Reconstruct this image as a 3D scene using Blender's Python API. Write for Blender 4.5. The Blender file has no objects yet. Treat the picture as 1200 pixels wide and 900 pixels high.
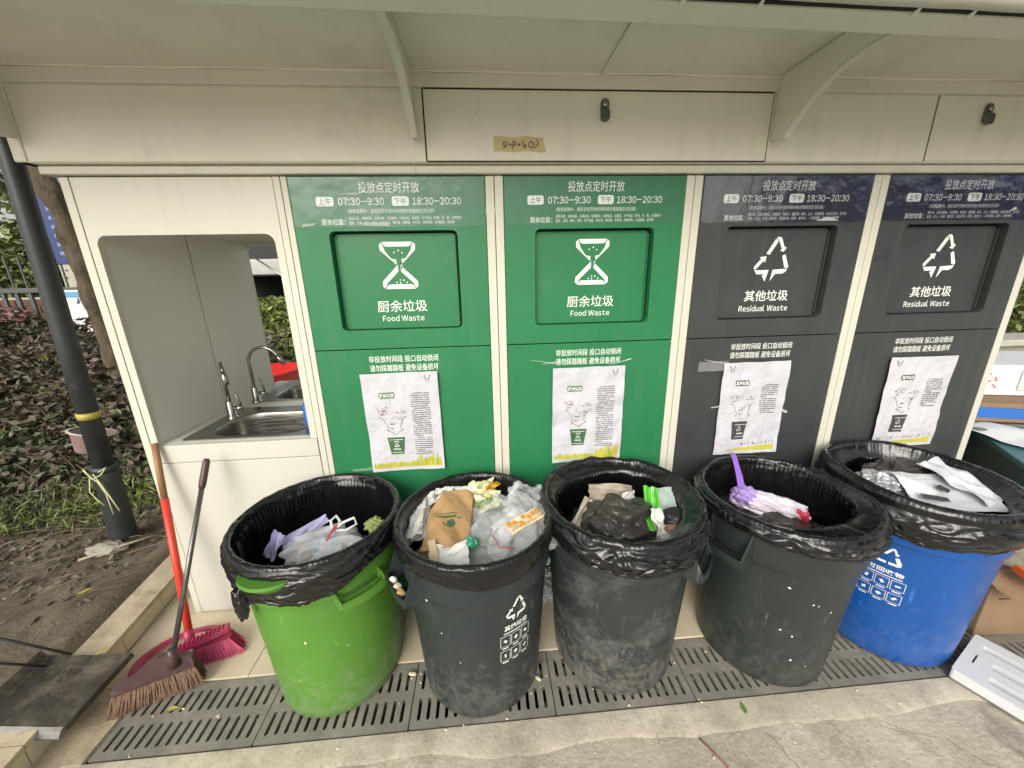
import bpy, bmesh, math, random
import numpy as np
from mathutils import Vector, Matrix
from mathutils.geometry import tessellate_polygon

S = bpy.context.scene
COL = S.collection
PI = math.pi
rng = np.random.default_rng(7)
random.seed(7)

# ------------------------------------------------------------------ camera
cd = bpy.data.cameras.new("camera")
cam = bpy.data.objects.new("camera", cd)
COL.objects.link(cam)
S.camera = cam
cd.sensor_width = 36.0
cd.lens = 440 / 1200 * 36
cd.clip_start = 0.02
cd.clip_end = 800
R_ = ((0.99689, -0.07613, -0.02024), (-0.04033, -0.27264, -0.96127), (0.06766, 0.9591, -0.27486))
rx, dn, fw = Vector(R_[0]), Vector(R_[1]), Vector(R_[2])
m = Matrix((rx, -dn, -fw)).transposed().to_4x4()
m.translation = Vector((0.9544, -1.5983, 1.5758))
cam.matrix_world = m

# ------------------------------------------------------------------ world: overcast daylight
W = bpy.data.worlds.new("World")
S.world = W
W.use_nodes = True
nt = W.node_tree
sky = nt.nodes.new("ShaderNodeTexSky")
sky.sky_type = 'NISHITA'
sky.sun_disc = False
sky.sun_elevation = math.radians(30)
sky.sun_rotation = math.radians(200)
sky.air_density = 1.6
sky.dust_density = 4.0
sky.ozone_density = 1.0
hs = nt.nodes.new("ShaderNodeHueSaturation")
hs.inputs['Saturation'].default_value = 0.30
nt.links.new(sky.outputs[0], hs.inputs['Color'])
bg = nt.nodes['Background']
bg.inputs['Strength'].default_value = 0.15
nt.links.new(hs.outputs[0], bg.inputs[0])

# ------------------------------------------------------------------ sun: veiled, very soft
sl = bpy.data.lights.new("sun", 'SUN')
sl.energy = 1.0
sl.angle = math.radians(40)
sl.color = (1.0, 0.95, 0.87)
sun = bpy.data.objects.new("sun", sl)
COL.objects.link(sun)
el, az = math.radians(30), math.radians(200)
sd = Vector((math.sin(az) * math.cos(el), math.cos(az) * math.cos(el), math.sin(el)))
sun.rotation_euler = sd.to_track_quat('Z', 'Y').to_euler()

S.view_settings.view_transform = 'Standard'
S.view_settings.look = 'None'
S.view_settings.exposure = 0.44
S.view_settings.gamma = 1.0
S.cycles.max_bounces = 8
S.cycles.transparent_max_bounces = 12
S.cycles.use_adaptive_sampling = True

# ------------------------------------------------------------------ materials
def mat(name, col=(.5, .5, .5), rough=.5, spec=.5, metal=0.0, noise=0.0, nscale=20.0, bump=0.0, bscale=120.0,
        col2=None, alpha=None, coat=0.0, edge=0.0, stretch=None, dirt=None, dirt_scale=4.0, dirt_lo=.55, dirt_hi=.75, trans=0.0, bdist=.002,
        rvar=0.0, sss=0.0, streak=None):
    M = bpy.data.materials.new(name)
    M.use_nodes = True
    t = M.node_tree
    N, L = t.nodes, t.links
    b = N['Principled BSDF']
    b.inputs['Roughness'].default_value = rough
    b.inputs['Specular IOR Level'].default_value = spec
    b.inputs['Metallic'].default_value = metal
    b.inputs['Coat Weight'].default_value = coat
    b.inputs['Base Color'].default_value = (*col, 1)
    if trans: b.inputs['Transmission Weight'].default_value = trans
    if alpha is not None: b.inputs['Alpha'].default_value = alpha
    if sss:
        b.inputs['Subsurface Weight'].default_value = sss
        b.inputs['Subsurface Radius'].default_value = (.02, .02, .02)
    tc = N.new('ShaderNodeTexCoord')
    mp = N.new('ShaderNodeMapping')
    L.new(tc.outputs['Object'], mp.inputs[0])
    if stretch: mp.inputs['Scale'].default_value = stretch
    cur = None
    if noise or col2 is not None:
        n = N.new('ShaderNodeTexNoise')
        n.inputs['Scale'].default_value = nscale
        n.inputs['Detail'].default_value = 8
        n.inputs['Roughness'].default_value = .62
        L.new(mp.outputs[0], n.inputs[0])
        mx = N.new('ShaderNodeMix'); mx.data_type = 'RGBA'
        c2 = col2 if col2 is not None else tuple(c * (1 - noise) for c in col)
        mx.inputs[6].default_value = (*col, 1); mx.inputs[7].default_value = (*c2, 1)
        rp = N.new('ShaderNodeMapRange')
        rp.inputs[1].default_value = .35; rp.inputs[2].default_value = .68
        L.new(n.outputs[0], rp.inputs[0]); L.new(rp.outputs[0], mx.inputs[0])
        cur = mx.outputs[2]
    if dirt is not None:
        n = N.new('ShaderNodeTexNoise')
        n.inputs['Scale'].default_value = dirt_scale
        n.inputs['Detail'].default_value = 12
        n.inputs['Roughness'].default_value = .7
        L.new(mp.outputs[0], n.inputs[0])
        rp = N.new('ShaderNodeMapRange')
        rp.inputs[1].default_value = dirt_lo; rp.inputs[2].default_value = dirt_hi
        rp.inputs[4].default_value = .85
        L.new(n.outputs[0], rp.inputs[0])
        mx = N.new('ShaderNodeMix'); mx.data_type = 'RGBA'
        L.new(rp.outputs[0], mx.inputs[0])
        if cur is not None: L.new(cur, mx.inputs[6])
        else: mx.inputs[6].default_value = (*col, 1)
        mx.inputs[7].default_value = (*dirt, 1)
        cur = mx.outputs[2]
    if streak is not None:
        m2 = N.new('ShaderNodeMapping'); m2.inputs['Scale'].default_value = (26, 26, 1.3)
        L.new(tc.outputs['Object'], m2.inputs[0])
        n = N.new('ShaderNodeTexNoise'); n.inputs['Scale'].default_value = 1; n.inputs['Detail'].default_value = 5
        L.new(m2.outputs[0], n.inputs[0])
        rp = N.new('ShaderNodeMapRange'); rp.inputs[1].default_value = .54; rp.inputs[2].default_value = .80; rp.inputs[4].default_value = streak[1]
        L.new(n.outputs[0], rp.inputs[0])
        n4 = N.new('ShaderNodeTexNoise'); n4.inputs['Scale'].default_value = 45; n4.inputs['Detail'].default_value = 9; n4.inputs['Roughness'].default_value = .8
        L.new(tc.outputs['Object'], n4.inputs[0])
        r4 = N.new('ShaderNodeMapRange'); r4.inputs[1].default_value = .60; r4.inputs[2].default_value = .74; r4.inputs[4].default_value = streak[1] * .8
        L.new(n4.outputs[0], r4.inputs[0])
        ad = N.new('ShaderNodeMath'); ad.operation = 'MAXIMUM'; L.new(rp.outputs[0], ad.inputs[0]); L.new(r4.outputs[0], ad.inputs[1])
        mx = N.new('ShaderNodeMix'); mx.data_type = 'RGBA'
        L.new(ad.outputs[0], mx.inputs[0])
        if cur is not None: L.new(cur, mx.inputs[6])
        else: mx.inputs[6].default_value = (*col, 1)
        mx.inputs[7].default_value = (*streak[0], 1)
        cur = mx.outputs[2]
    if cur is not None: L.new(cur, b.inputs['Base Color'])
    if rvar:
        n = N.new('ShaderNodeTexNoise'); n.inputs['Scale'].default_value = 9; n.inputs['Detail'].default_value = 6
        L.new(mp.outputs[0], n.inputs[0])
        rp = N.new('ShaderNodeMapRange')
        rp.inputs[3].default_value = max(.02, rough - rvar); rp.inputs[4].default_value = min(1, rough + rvar)
        rp.inputs[1].default_value = .3; rp.inputs[2].default_value = .7
        L.new(n.outputs[0], rp.inputs[0]); L.new(rp.outputs[0], b.inputs['Roughness'])
    nrm = None
    if edge:
        bv = N.new('ShaderNodeBevel'); bv.samples = 3; bv.inputs['Radius'].default_value = edge
        nrm = bv.outputs[0]
    if bump:
        n = N.new('ShaderNodeTexNoise'); n.inputs['Scale'].default_value = bscale
        n.inputs['Detail'].default_value = 5
        L.new(mp.outputs[0], n.inputs[0])
        bp = N.new('ShaderNodeBump'); bp.inputs['Strength'].default_value = bump; bp.inputs['Distance'].default_value = bdist
        L.new(n.outputs[0], bp.inputs['Height'])
        if nrm is not None: L.new(nrm, bp.inputs['Normal'])
        nrm = bp.outputs[0]
    if nrm is not None: L.new(nrm, b.inputs['Normal'])
    return M

M_cream = mat("cream_paint", (.58, .575, .48), .42, noise=.05, nscale=3, bump=.10, bscale=260, edge=.002, dirt=(.40, .36, .26), dirt_scale=2.2, dirt_lo=.60, dirt_hi=.95, streak=((.40, .37, .28), .28))
M_soffit = mat("cream_paint_lifted", (.69, .685, .58), .55, noise=.09, nscale=2.2, bump=.16, bscale=160, edge=.002, dirt=(.38, .36, .29), dirt_scale=2.4, dirt_lo=.55, dirt_hi=.95, streak=((.45, .43, .34), .22))  # same cream paint; colour lightened to stand in for light under the canopy
M_white = mat("white_paint", (.55, .545, .48), .4, noise=.04, nscale=3, bump=.06, bscale=260, edge=.002, dirt=(.5, .45, .34), dirt_scale=3, dirt_lo=.6, dirt_hi=.95, streak=((.44, .41, .33), .28))
M_niche = mat("niche_paint_lifted", (.68, .675, .60), .45, noise=.05, nscale=3, bump=.08, bscale=260)  # wall colour raised in place of daylight missing inside the niche
M_caulk = mat("caulk", (.78, .76, .66), .5, bump=.3, bscale=40)
M_green = mat("green_paint", (.021, .180, .068), .38, spec=.35, noise=.10, nscale=2.5, bump=.07, bscale=300, edge=.002, dirt=(.10, .21, .12), dirt_scale=7, dirt_lo=.60, dirt_hi=.92, rvar=.10, streak=((.06, .16, .09), .5))
M_dark = mat("charcoal_paint", (.044, .048, .048), .36, noise=.15, nscale=3, bump=.08, bscale=300, edge=.002, dirt=(.10, .10, .095), dirt_scale=7, dirt_lo=.60, dirt_hi=.92, rvar=.10, streak=((.085, .085, .08), .5))
M_gap = mat("gap_black", (.01, .01, .01), .9)
M_ink = mat("printed_white", (.78, .80, .74), .5)
M_inkg = mat("ink_green", (.045, .12, .05), .7)
M_inkd = mat("ink_dark", (.05, .05, .055), .7)
M_inkr = mat("ink_red", (.45, .06, .08), .7)
M_inky = mat("ink_yellow_green", (.40, .46, .05), .8, col2=(.55, .42, .05), nscale=60)
M_inkyg = mat("ink_grass_green", (.24, .36, .06), .8)
M_paper = mat("paper", (.54, .54, .575), .75, noise=.10, nscale=14, bump=1.0, bscale=35, bdist=.006)
M_tape = mat("masking_tape", (.55, .46, .24), .6, noise=.15, nscale=30, bump=.3, bscale=80)
M_steel = mat("steel", (.34, .33, .30), .28, metal=1.0, noise=.2, nscale=12, bump=.06, bscale=300, rvar=.1, stretch=(1, 1, 12))
M_chrome = mat("chrome", (.36, .35, .32), .2, metal=1.0)
M_dsteel = mat("dark_steel", (.18, .175, .165), .32, metal=.9)
M_rub = mat("black_plastic", (.015, .015, .016), .4)

def plastic(name, col, scuff, rough=.42, lo=.60, hi=.78, sc=5.0, dust=.5):
    """bin plastic: moulded grain, scuffs and streaks"""
    M = mat(name, col, rough, noise=.14, nscale=5, bump=.18, bscale=160, edge=.0025, dirt=scuff, dirt_scale=sc, dirt_lo=lo, dirt_hi=hi, rvar=.1)
    t = M.node_tree; N, L = t.nodes, t.links
    b = N['Principled BSDF']
    src = b.inputs['Base Color'].links[0].from_socket
    tc = N.new('ShaderNodeTexCoord'); mp = N.new('ShaderNodeMapping')
    mp.inputs['Scale'].default_value = (60, 60, 9); mp.inputs['Rotation'].default_value = (.3, .2, .5)
    n = N.new('ShaderNodeTexNoise'); n.inputs['Scale'].default_value = 1.0; n.inputs['Detail'].default_value = 3
    L.new(tc.outputs['Object'], mp.inputs[0]); L.new(mp.outputs[0], n.inputs[0])
    n2 = N.new('ShaderNodeTexNoise'); n2.inputs['Scale'].default_value = 7; n2.inputs['Detail'].default_value = 4
    L.new(tc.outputs['Object'], n2.inputs[0])
    r = N.new('ShaderNodeMapRange'); r.inputs[1].default_value = .63; r.inputs[2].default_value = .75; r.inputs[4].default_value = .45
    L.new(n.outputs[0], r.inputs[0])
    r2 = N.new('ShaderNodeMapRange'); r2.inputs[1].default_value = .45; r2.inputs[2].default_value = .65
    L.new(n2.outputs[0], r2.inputs[0])
    mu = N.new('ShaderNodeMath'); mu.operation = 'MULTIPLY'
    L.new(r.outputs[0], mu.inputs[0]); L.new(r2.outputs[0], mu.inputs[1])
    mx = N.new('ShaderNodeMix'); mx.data_type = 'RGBA'
    L.new(mu.outputs[0], mx.inputs[0]); L.new(src, mx.inputs[6])
    mx.inputs[7].default_value = (*tuple(min(1, c * 2.2 + .02) for c in scuff), 1)
    sx = N.new('ShaderNodeSeparateXYZ'); L.new(tc.outputs['Object'], sx.inputs[0])
    zr = N.new('ShaderNodeMapRange'); zr.inputs[1].default_value = .45; zr.inputs[2].default_value = .0
    zr.inputs[3].default_value = -.16; zr.inputs[4].default_value = .10
    L.new(sx.outputs[2], zr.inputs[0])
    n3 = N.new('ShaderNodeTexNoise'); n3.inputs['Scale'].default_value = 26; n3.inputs['Detail'].default_value = 10; n3.inputs['Roughness'].default_value = .75
    L.new(tc.outputs['Object'], n3.inputs[0])
    ad = N.new('ShaderNodeMath'); ad.operation = 'ADD'; L.new(n3.outputs[0], ad.inputs[0]); L.new(zr.outputs[0], ad.inputs[1])
    r3 = N.new('ShaderNodeMapRange'); r3.inputs[1].default_value = .46; r3.inputs[2].default_value = .72; r3.inputs[4].default_value = dust
    L.new(ad.outputs[0], r3.inputs[0])
    m2 = N.new('ShaderNodeMix'); m2.data_type = 'RGBA'
    L.new(r3.outputs[0], m2.inputs[0]); L.new(mx.outputs[2], m2.inputs[6])
    m2.inputs[7].default_value = (*tuple(c * .35 + .16 * k for c, k in zip(col, (1.05, 1.0, .86))), 1)
    # thin long scratches running every way
    v = N.new('ShaderNodeTexVoronoi'); v.feature = 'DISTANCE_TO_EDGE'; v.inputs['Scale'].default_value = 7
    mp2 = N.new('ShaderNodeMapping'); mp2.inputs['Scale'].default_value = (1, 1, .55); mp2.inputs['Rotation'].default_value = (.7, .4, 0)
    L.new(tc.outputs['Object'], mp2.inputs[0]); L.new(mp2.outputs[0], v.inputs['Vector'])
    r4 = N.new('ShaderNodeMapRange'); r4.inputs[1].default_value = 0; r4.inputs[2].default_value = .010; r4.inputs[3].default_value = dust * .28; r4.inputs[4].default_value = 0
    L.new(v.outputs[0], r4.inputs[0])
    m5 = N.new('ShaderNodeMath'); m5.operation = 'MULTIPLY'; L.new(r4.outputs[0], m5.inputs[0]); L.new(r2.outputs[0], m5.inputs[1])
    m6 = N.new('ShaderNodeMix'); m6.data_type = 'RGBA'
    L.new(m5.outputs[0], m6.inputs[0]); L.new(m2.outputs[2], m6.inputs[6]); m6.inputs[7].default_value = (*tuple(c * .5 + .17 for c in col), 1)
    L.new(m6.outputs[2], b.inputs['Base Color'])
    return M

M_bgreen = plastic("green_bin_plastic", (.085, .235, .026), (.15, .27, .08), dust=.75, lo=.54, hi=.85)
M_bgrey = plastic("grey_bin_plastic", (.020, .028, .030), (.06, .07, .07), lo=.60, hi=.85)
M_bgrey2 = plastic("worn_grey_bin_plastic", (.024, .030, .030), (.14, .15, .14), dust=.85, lo=.50, hi=.80, sc=6)
M_bgrey3 = plastic("smooth_grey_bin_plastic", (.021, .029, .027), (.05, .06, .055), dust=.25, lo=.60, hi=.85)
M_bblue = plastic("blue_bin_plastic", (.005, .075, .31), (.02, .10, .30), dust=.22, rough=.33, lo=.62, hi=.85)

def film_mat(name, col, rough, bump=.5, bscale=30, stretch=None, bdist=.004, spec=.5):
    return mat(name, col, rough, spec=spec, bump=bump, bscale=bscale, stretch=stretch, bdist=bdist)
M_liner = film_mat("black_bag_film", (.006, .006, .0065), .17, .7, 22, (1, 1, .7), .007, .6)
M_liner2 = film_mat("black_bag_film_tight", (.006, .006, .0065), .25, .5, 34, (1, 1, .5), .004)
M_dbag = film_mat("thin_black_bag_film", (.045, .040, .034), .22, .8, 30, None, .008)

def clear_mat(name, col, a, rough=.18, bump=.7, bscale=35):
    M = mat(name, col, rough, bump=bump, bscale=bscale, bdist=.006, alpha=a)
    return M
M_clear = clear_mat("clear_plastic", (.85, .87, .86), .27, .10)
M_milky = clear_mat("milky_plastic", (.80, .81, .84), .48, .14)
M_lilac = clear_mat("lilac_plastic", (.50, .46, .72), .8)
M_purple = clear_mat("purple_plastic", (.42, .30, .66), .95)
M_pinkbag = mat("pink_white_plastic", (.62, .54, .66), .25, bump=.8, bscale=30, bdist=.006, col2=(.72, .69, .72), nscale=9)
M_redbag = mat("red_plastic", (.58, .05, .09), .3, bump=.5, bscale=30)
M_wpoly = mat("white_poly", (.64, .65, .67), .35, bump=.5, bscale=18, bdist=.006, noise=.06, nscale=8)
M_spoly = mat("silver_poly", (.55, .56, .58), .25, metal=.4, bump=.7, bscale=22, bdist=.008)
M_kraft = mat("kraft_paper", (.46, .28, .125), .75, noise=.12, nscale=12, bump=.5, bscale=30, bdist=.004)
M_brownp = mat("brown_card", (.20, .14, .085), .8, noise=.15, nscale=8, bump=.3, bscale=60)
M_card = mat("cardboard", (.24, .16, .09), .85, noise=.12, nscale=9, bump=.2, bscale=90)
M_tissue = mat("tissue", (.68, .67, .64), .8, bump=.5, bscale=30, bdist=.006)
M_gwrap = mat("green_wrapper", (.10, .46, .04), .28, bump=.5, bscale=35)
M_teal = mat("teal_plastic", (.015, .085, .095), .35, noise=.2, nscale=4, bump=.2, bscale=40)
M_foam = mat("white_foam", (.66, .675, .68), .7, bump=.5, bscale=160, noise=.04, nscale=12)
M_bluep = mat("blue_print", (.02, .12, .42), .6)
M_orange = mat("orange_plastic", (.75, .13, .02), .4)
M_redp = mat("red_plastic_tub", (.72, .035, .03), .35)
M_yel = mat("yellow_tape", (.42, .35, .06), .5)
M_pole = mat("pole_paint", (.030, .034, .036), .45, noise=.3, nscale=8, bump=.2, bscale=80, dirt=(.10, .10, .095), dirt_scale=9, dirt_lo=.6, dirt_hi=.85)
M_string = mat("straw_string", (.55, .55, .30), .6)
M_bark = mat("bark", (.10, .075, .045), .9, col2=(.045, .035, .022), nscale=16, bump=.9, bscale=30, bdist=.02, stretch=(1, 1, .5))
M_wood = mat("broom_wood", (.33, .165, .075), .5, noise=.3, nscale=30, stretch=(1, 1, .1))
M_redh = mat("red_sleeve", (.70, .055, .028), .35, noise=.12, nscale=12)
M_pinkp = mat("pink_plastic", (.46, .035, .11), .4, noise=.3, nscale=14, dirt=(.30, .18, .16), dirt_scale=18)
M_pinkb = mat("pink_bristle", (.50, .07, .15), .5)
M_maroon = mat("maroon_plastic", (.085, .045, .048), .4, noise=.3, nscale=14, dirt=(.22, .17, .14), dirt_scale=20)
M_brist = mat("brown_bristle", (.23, .135, .085), .7, col2=(.13, .08, .05), nscale=30)
M_panm = mat("sheet_iron", (.060, .050, .036), .6, metal=.1, noise=.5, nscale=9, bump=.7, bscale=40, bdist=.006, dirt=(.22, .185, .13), dirt_scale=7, dirt_lo=.44, dirt_hi=.70)
M_grate = mat("grate_composite", (.235, .22, .18), .8, noise=.35, nscale=8, bump=.6, bscale=140, edge=.0015, dirt=(.36, .33, .27), dirt_scale=5, dirt_lo=.45, dirt_hi=.75)
M_void = mat("drain_mud", (.02, .018, .015), .9)
M_sand = mat("stone_ledge", (.33, .31, .25), .8, noise=.25, nscale=5, bump=.5, bscale=40)
M_brick = mat("brick_red", (.20, .10, .07), .85, noise=.3, nscale=8, bump=.4, bscale=60)
M_fence = mat("fence_paint", (.075, .09, .085), .5, noise=.2, nscale=10)
M_sign = mat("sign_blue", (.010, .03, .15), .4, noise=.1, nscale=4)
M_awn = mat("awning_white", (.72, .71, .66), .6, noise=.1, nscale=4)
M_wallw = mat("plaster_wall", (.50, .47, .38), .8, noise=.15, nscale=4)
M_posterb = mat("poster_blue", (.10, .32, .52), .5)
M_leafd = mat("leaf_dark", (.045, .070, .022), .45, col2=(.085, .12, .035), nscale=4)
M_leafl = mat("leaf_light", (.22, .25, .07), .45, col2=(.11, .17, .04), nscale=4)
M_leafb = mat("leaf_dry", (.135, .105, .068), .7, col2=(.065, .050, .034), nscale=6)
M_leafg = mat("leaf_grey", (.17, .165, .13), .6, col2=(.10, .09, .06), nscale=6)
M_leafy = mat("leaf_yellow", (.42, .38, .07), .6)
M_pinkf = mat("pink_flower", (.30, .15, .15), .7)
M_twig = mat("twig_bark", (.14, .095, .06), .8)
M_crumb = mat("crumb", (.60, .52, .36), .8)

# tiles and concrete and soil with richer node trees
def stone_mat(name, a, b_, c, s1, s2, rough=.75, bump=.4, specks=True, stain=None):
    M = bpy.data.materials.new(name); M.use_nodes = True
    t = M.node_tree; N, L = t.nodes, t.links; p = N['Principled BSDF']
    p.inputs['Roughness'].default_value = rough
    tc = N.new('ShaderNodeTexCoord')
    def nz(s, d=8, r=.6):
        n = N.new('ShaderNodeTexNoise'); n.inputs['Scale'].default_value = s; n.inputs['Detail'].default_value = d
        n.inputs['Roughness'].default_value = r; L.new(tc.outputs['Object'], n.inputs[0]); return n.outputs[0]
    def rg(x, lo, hi, o=1.0):
        r = N.new('ShaderNodeMapRange'); r.inputs[1].default_value = lo; r.inputs[2].default_value = hi; r.inputs[4].default_value = o
        L.new(x, r.inputs[0]); return r.outputs[0]
    def mixc(f, x, y):
        mx = N.new('ShaderNodeMix'); mx.data_type = 'RGBA'; L.new(f, mx.inputs[0])
        if isinstance(x, tuple): mx.inputs[6].default_value = (*x, 1)
        else: L.new(x, mx.inputs[6])
        mx.inputs[7].default_value = (*y, 1)
        return mx.outputs[2]
    col = mixc(rg(nz(s1, 10, .65), .38, .64), a, b_)
    col = mixc(rg(nz(s2, 6, .7), .52, .75, .8), col, c)
    col = mixc(rg(nz(s1 * .35, 4, .5), .50, .68, .55), col, tuple(x * .55 for x in a))
    if specks:
        col = mixc(rg(nz(5.5, 12, .78), .50, .66, .75), col, tuple(x * .62 for x in b_))
        col = mixc(rg(nz(1.3, 5, .55), .55, .70, .6), col, tuple(x * .6 for x in b_))
        col = mixc(rg(nz(24, 8, .75), .54, .70, .45), col, tuple(x * .8 for x in b_))
        col = mixc(rg(nz(38, 6, .8), .56, .70, .55), col, c)
        col = mixc(rg(nz(90, 3, .5), .64, .72, .6), col, tuple(x * .45 for x in b_))
        col = mixc(rg(nz(130, 2, .5), .66, .74, .5), col, tuple(min(1, x * 1.7) for x in a))
    if stain is not None:
        v = N.new('ShaderNodeTexVoronoi'); v.feature = 'DISTANCE_TO_EDGE'; v.inputs['Scale'].default_value = stain[0]
        mp = N.new('ShaderNodeMapping'); L.new(tc.outputs['Object'], mp.inputs[0])
        nn = N.new('ShaderNodeTexNoise'); nn.inputs['Scale'].default_value = 3
        L.new(tc.outputs['Object'], nn.inputs[0])
        ad = N.new('ShaderNodeMix'); ad.data_type = 'RGBA'; ad.blend_type = 'ADD'; ad.inputs[0].default_value = .5
        L.new(mp.outputs[0], ad.inputs[6]); L.new(nn.outputs[1], ad.inputs[7]); L.new(ad.outputs[2], v.inputs['Vector'])
        r = N.new('ShaderNodeMapRange'); r.inputs[1].default_value = 0; r.inputs[2].default_value = .012
        r.inputs[3].default_value = stain[1]; r.inputs[4].default_value = 0
        L.new(v.outputs[0], r.inputs[0])
        col = mixc(r.outputs[0], col, tuple(x * .4 for x in b_))
    L.new(col, p.inputs['Base Color'])
    bp = N.new('ShaderNodeBump'); bp.inputs['Strength'].default_value = bump; bp.inputs['Distance'].default_value = .006
    mm = N.new('ShaderNodeMath'); mm.operation = 'ADD'
    L.new(nz(s2 * 2, 10, .7), mm.inputs[0]); L.new(nz(70, 4, .6), mm.inputs[1])
    L.new(mm.outputs[0], bp.inputs['Height']); L.new(bp.outputs[0], p.inputs['Normal'])
    return M
M_conc = stone_mat("concrete", (.60, .545, .42), (.44, .39, .295), (.72, .67, .54), 2.2, 9, .8, .55, stain=(.55, .55))
M_soil = stone_mat("soil", (.18, .145, .095), (.11, .085, .055), (.25, .205, .145), 3.5, 14, .95, 1.0)
M_tile = stone_mat("tile_cream", (.66, .58, .42), (.58, .49, .34), (.72, .65, .50), 3.0, 12, .5, .12, specks=False)
M_tilem = stone_mat("tile_muddy", (.58, .49, .34), (.46, .37, .25), (.24, .19, .125), 4.0, 10, .6, .2)

# ------------------------------------------------------------------ helpers
def tag(o, label=None, cat=None, group=None, kind=None):
    if label: o['label'] = label
    if cat: o['category'] = cat
    if group: o['group'] = group
    if kind: o['kind'] = kind
    return o

def empty(name, loc, label=None, cat=None, group=None, kind=None):
    o = bpy.data.objects.new(name, None)
    o.location = loc
    o.empty_display_size = .05
    COL.objects.link(o)
    o.matrix_world = Matrix.Translation(Vector(loc))
    return tag(o, label, cat, group, kind)

def world_of(o):
    m_ = Matrix.Translation(o.location)
    if o.parent is None: return m_
    return world_of(o.parent) @ o.matrix_parent_inverse @ m_
def wparent(o, parent):
    """parent o (whose vertices are in world space) keeping its place"""
    if parent is not None:
        o.parent = parent
        o.matrix_parent_inverse = world_of(parent).inverted()
    return o

def link(name, me, material, parent=None, smooth=False):
    if material is not None and not len(me.materials): me.materials.append(material)
    if smooth:
        me.polygons.foreach_set('use_smooth', [True] * len(me.polygons))
    o = bpy.data.objects.new(name, me)
    COL.objects.link(o)
    return wparent(o, parent)

def mesh(name, V, F, material, parent=None, smooth=False):
    me = bpy.data.meshes.new(name)
    me.from_pydata([tuple(map(float, v)) for v in V], [], [tuple(f) for f in F])
    me.update()
    return link(name, me, material, parent, smooth)

class MB:
    def __init__(s): s.V = []; s.F = []
    def add(s, V, F):
        n = len(s.V); s.V += [tuple(v) for v in V]; s.F += [tuple(i + n for i in f) for f in F]
    def box(s, x0, x1, y0, y1, z0, z1, M=None, b=0.0):
        """box, with chamfered edges when b > 0"""
        if b <= 0:
            V = [(x, y, z) for z in (z0, z1) for y in (y0, y1) for x in (x0, x1)]
            F = [(0, 2, 3, 1), (4, 5, 7, 6), (0, 1, 5, 4), (2, 6, 7, 3), (0, 4, 6, 2), (1, 3, 7, 5)]
        else:
            bm = bmesh.new()
            vs = [bm.verts.new((x, y, z)) for z in (z0, z1) for y in (y0, y1) for x in (x0, x1)]
            for f in [(0, 2, 3, 1), (4, 5, 7, 6), (0, 1, 5, 4), (2, 6, 7, 3), (0, 4, 6, 2), (1, 3, 7, 5)]:
                bm.faces.new([vs[i] for i in f])
            bmesh.ops.bevel(bm, geom=bm.edges[:], offset=b, segments=2, affect='EDGES', profile=.5)
            bm.verts.index_update()
            V = [v.co[:] for v in bm.verts]; F = [[v.index for v in f.verts] for f in bm.faces]
            bm.free()
        if M is not None: V = [tuple(M @ Vector(v)) for v in V]
        s.add(V, F); return s
    def tube(s, pts, r, n=10, cap=True):
        pts = [Vector(p) for p in pts]
        rs = r if isinstance(r, (list, tuple)) else [r] * len(pts)
        V = []; F = []; up = None
        for i, p in enumerate(pts):
            d = (pts[min(i + 1, len(pts) - 1)] - pts[max(i - 1, 0)]).normalized()
            if up is None:
                up = Vector((0, 0, 1)) if abs(d.z) < .9 else Vector((1, 0, 0))
            a = d.cross(up).normalized(); up = a.cross(d).normalized()
            for k in range(n):
                t = 2 * PI * k / n
                V.append(tuple(p + rs[i] * (math.cos(t) * a + math.sin(t) * up)))
        for i in range(len(pts) - 1):
            for k in range(n):
                F.append((i * n + k, i * n + (k + 1) % n, (i + 1) * n + (k + 1) % n, (i + 1) * n + k))
        if cap:
            F.append(tuple(range(n))[::-1]); F.append(tuple(range((len(pts) - 1) * n, len(pts) * n)))
        s.add(V, F); return s
    def lathe(s, prof, c=(0, 0), n=64, cap0=False):
        V = []; F = []
        for (r, z) in prof:
            for k in range(n):
                t = 2 * PI * k / n
                V.append((c[0] + r * math.cos(t), c[1] + r * math.sin(t), z))
        for i in range(len(prof) - 1):
            for k in range(n):
                F.append((i * n + k, i * n + (k + 1) % n, (i + 1) * n + (k + 1) % n, (i + 1) * n + k))
        if cap0: F.append(tuple(range(n))[::-1])
        s.add(V, F); return s
    def prism(s, loops, w0, w1, fn):
        """2D loops (first outer, others holes) extruded between w0 and w1; fn(u, v, w) -> xyz"""
        flat = [p for l in loops for p in l]; N_ = len(flat)
        tris = tessellate_polygon([[Vector((p[0], p[1], 0)) for p in l] for l in loops])
        V = [fn(p[0], p[1], w0) for p in flat] + [fn(p[0], p[1], w1) for p in flat]
        F = [tuple(t) for t in tris] + [tuple(i + N_ for i in reversed(t)) for t in tris]
        k = 0
        for l in loops:
            m_ = len(l)
            for i in range(m_):
                a, b = k + i, k + (i + 1) % m_
                F.append((a, b, b + N_, a + N_))
            k += m_
        s.add(V, F); return s
    def build(s, name, material, parent=None, smooth=False, fix=False):
        o = mesh(name, s.V, s.F, material, parent, smooth)
        if fix:
            bm = bmesh.new(); bm.from_mesh(o.data); bmesh.ops.recalc_face_normals(bm, faces=bm.faces[:]); bm.to_mesh(o.data); bm.free()
        return o

def XZ(u, v, w): return (u, w, v)     # facade mapping: u=X, v=Z, w=Y
def XY(u, v, w): return (u, v, w)
def YZ(u, v, w): return (w, u, v)

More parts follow.
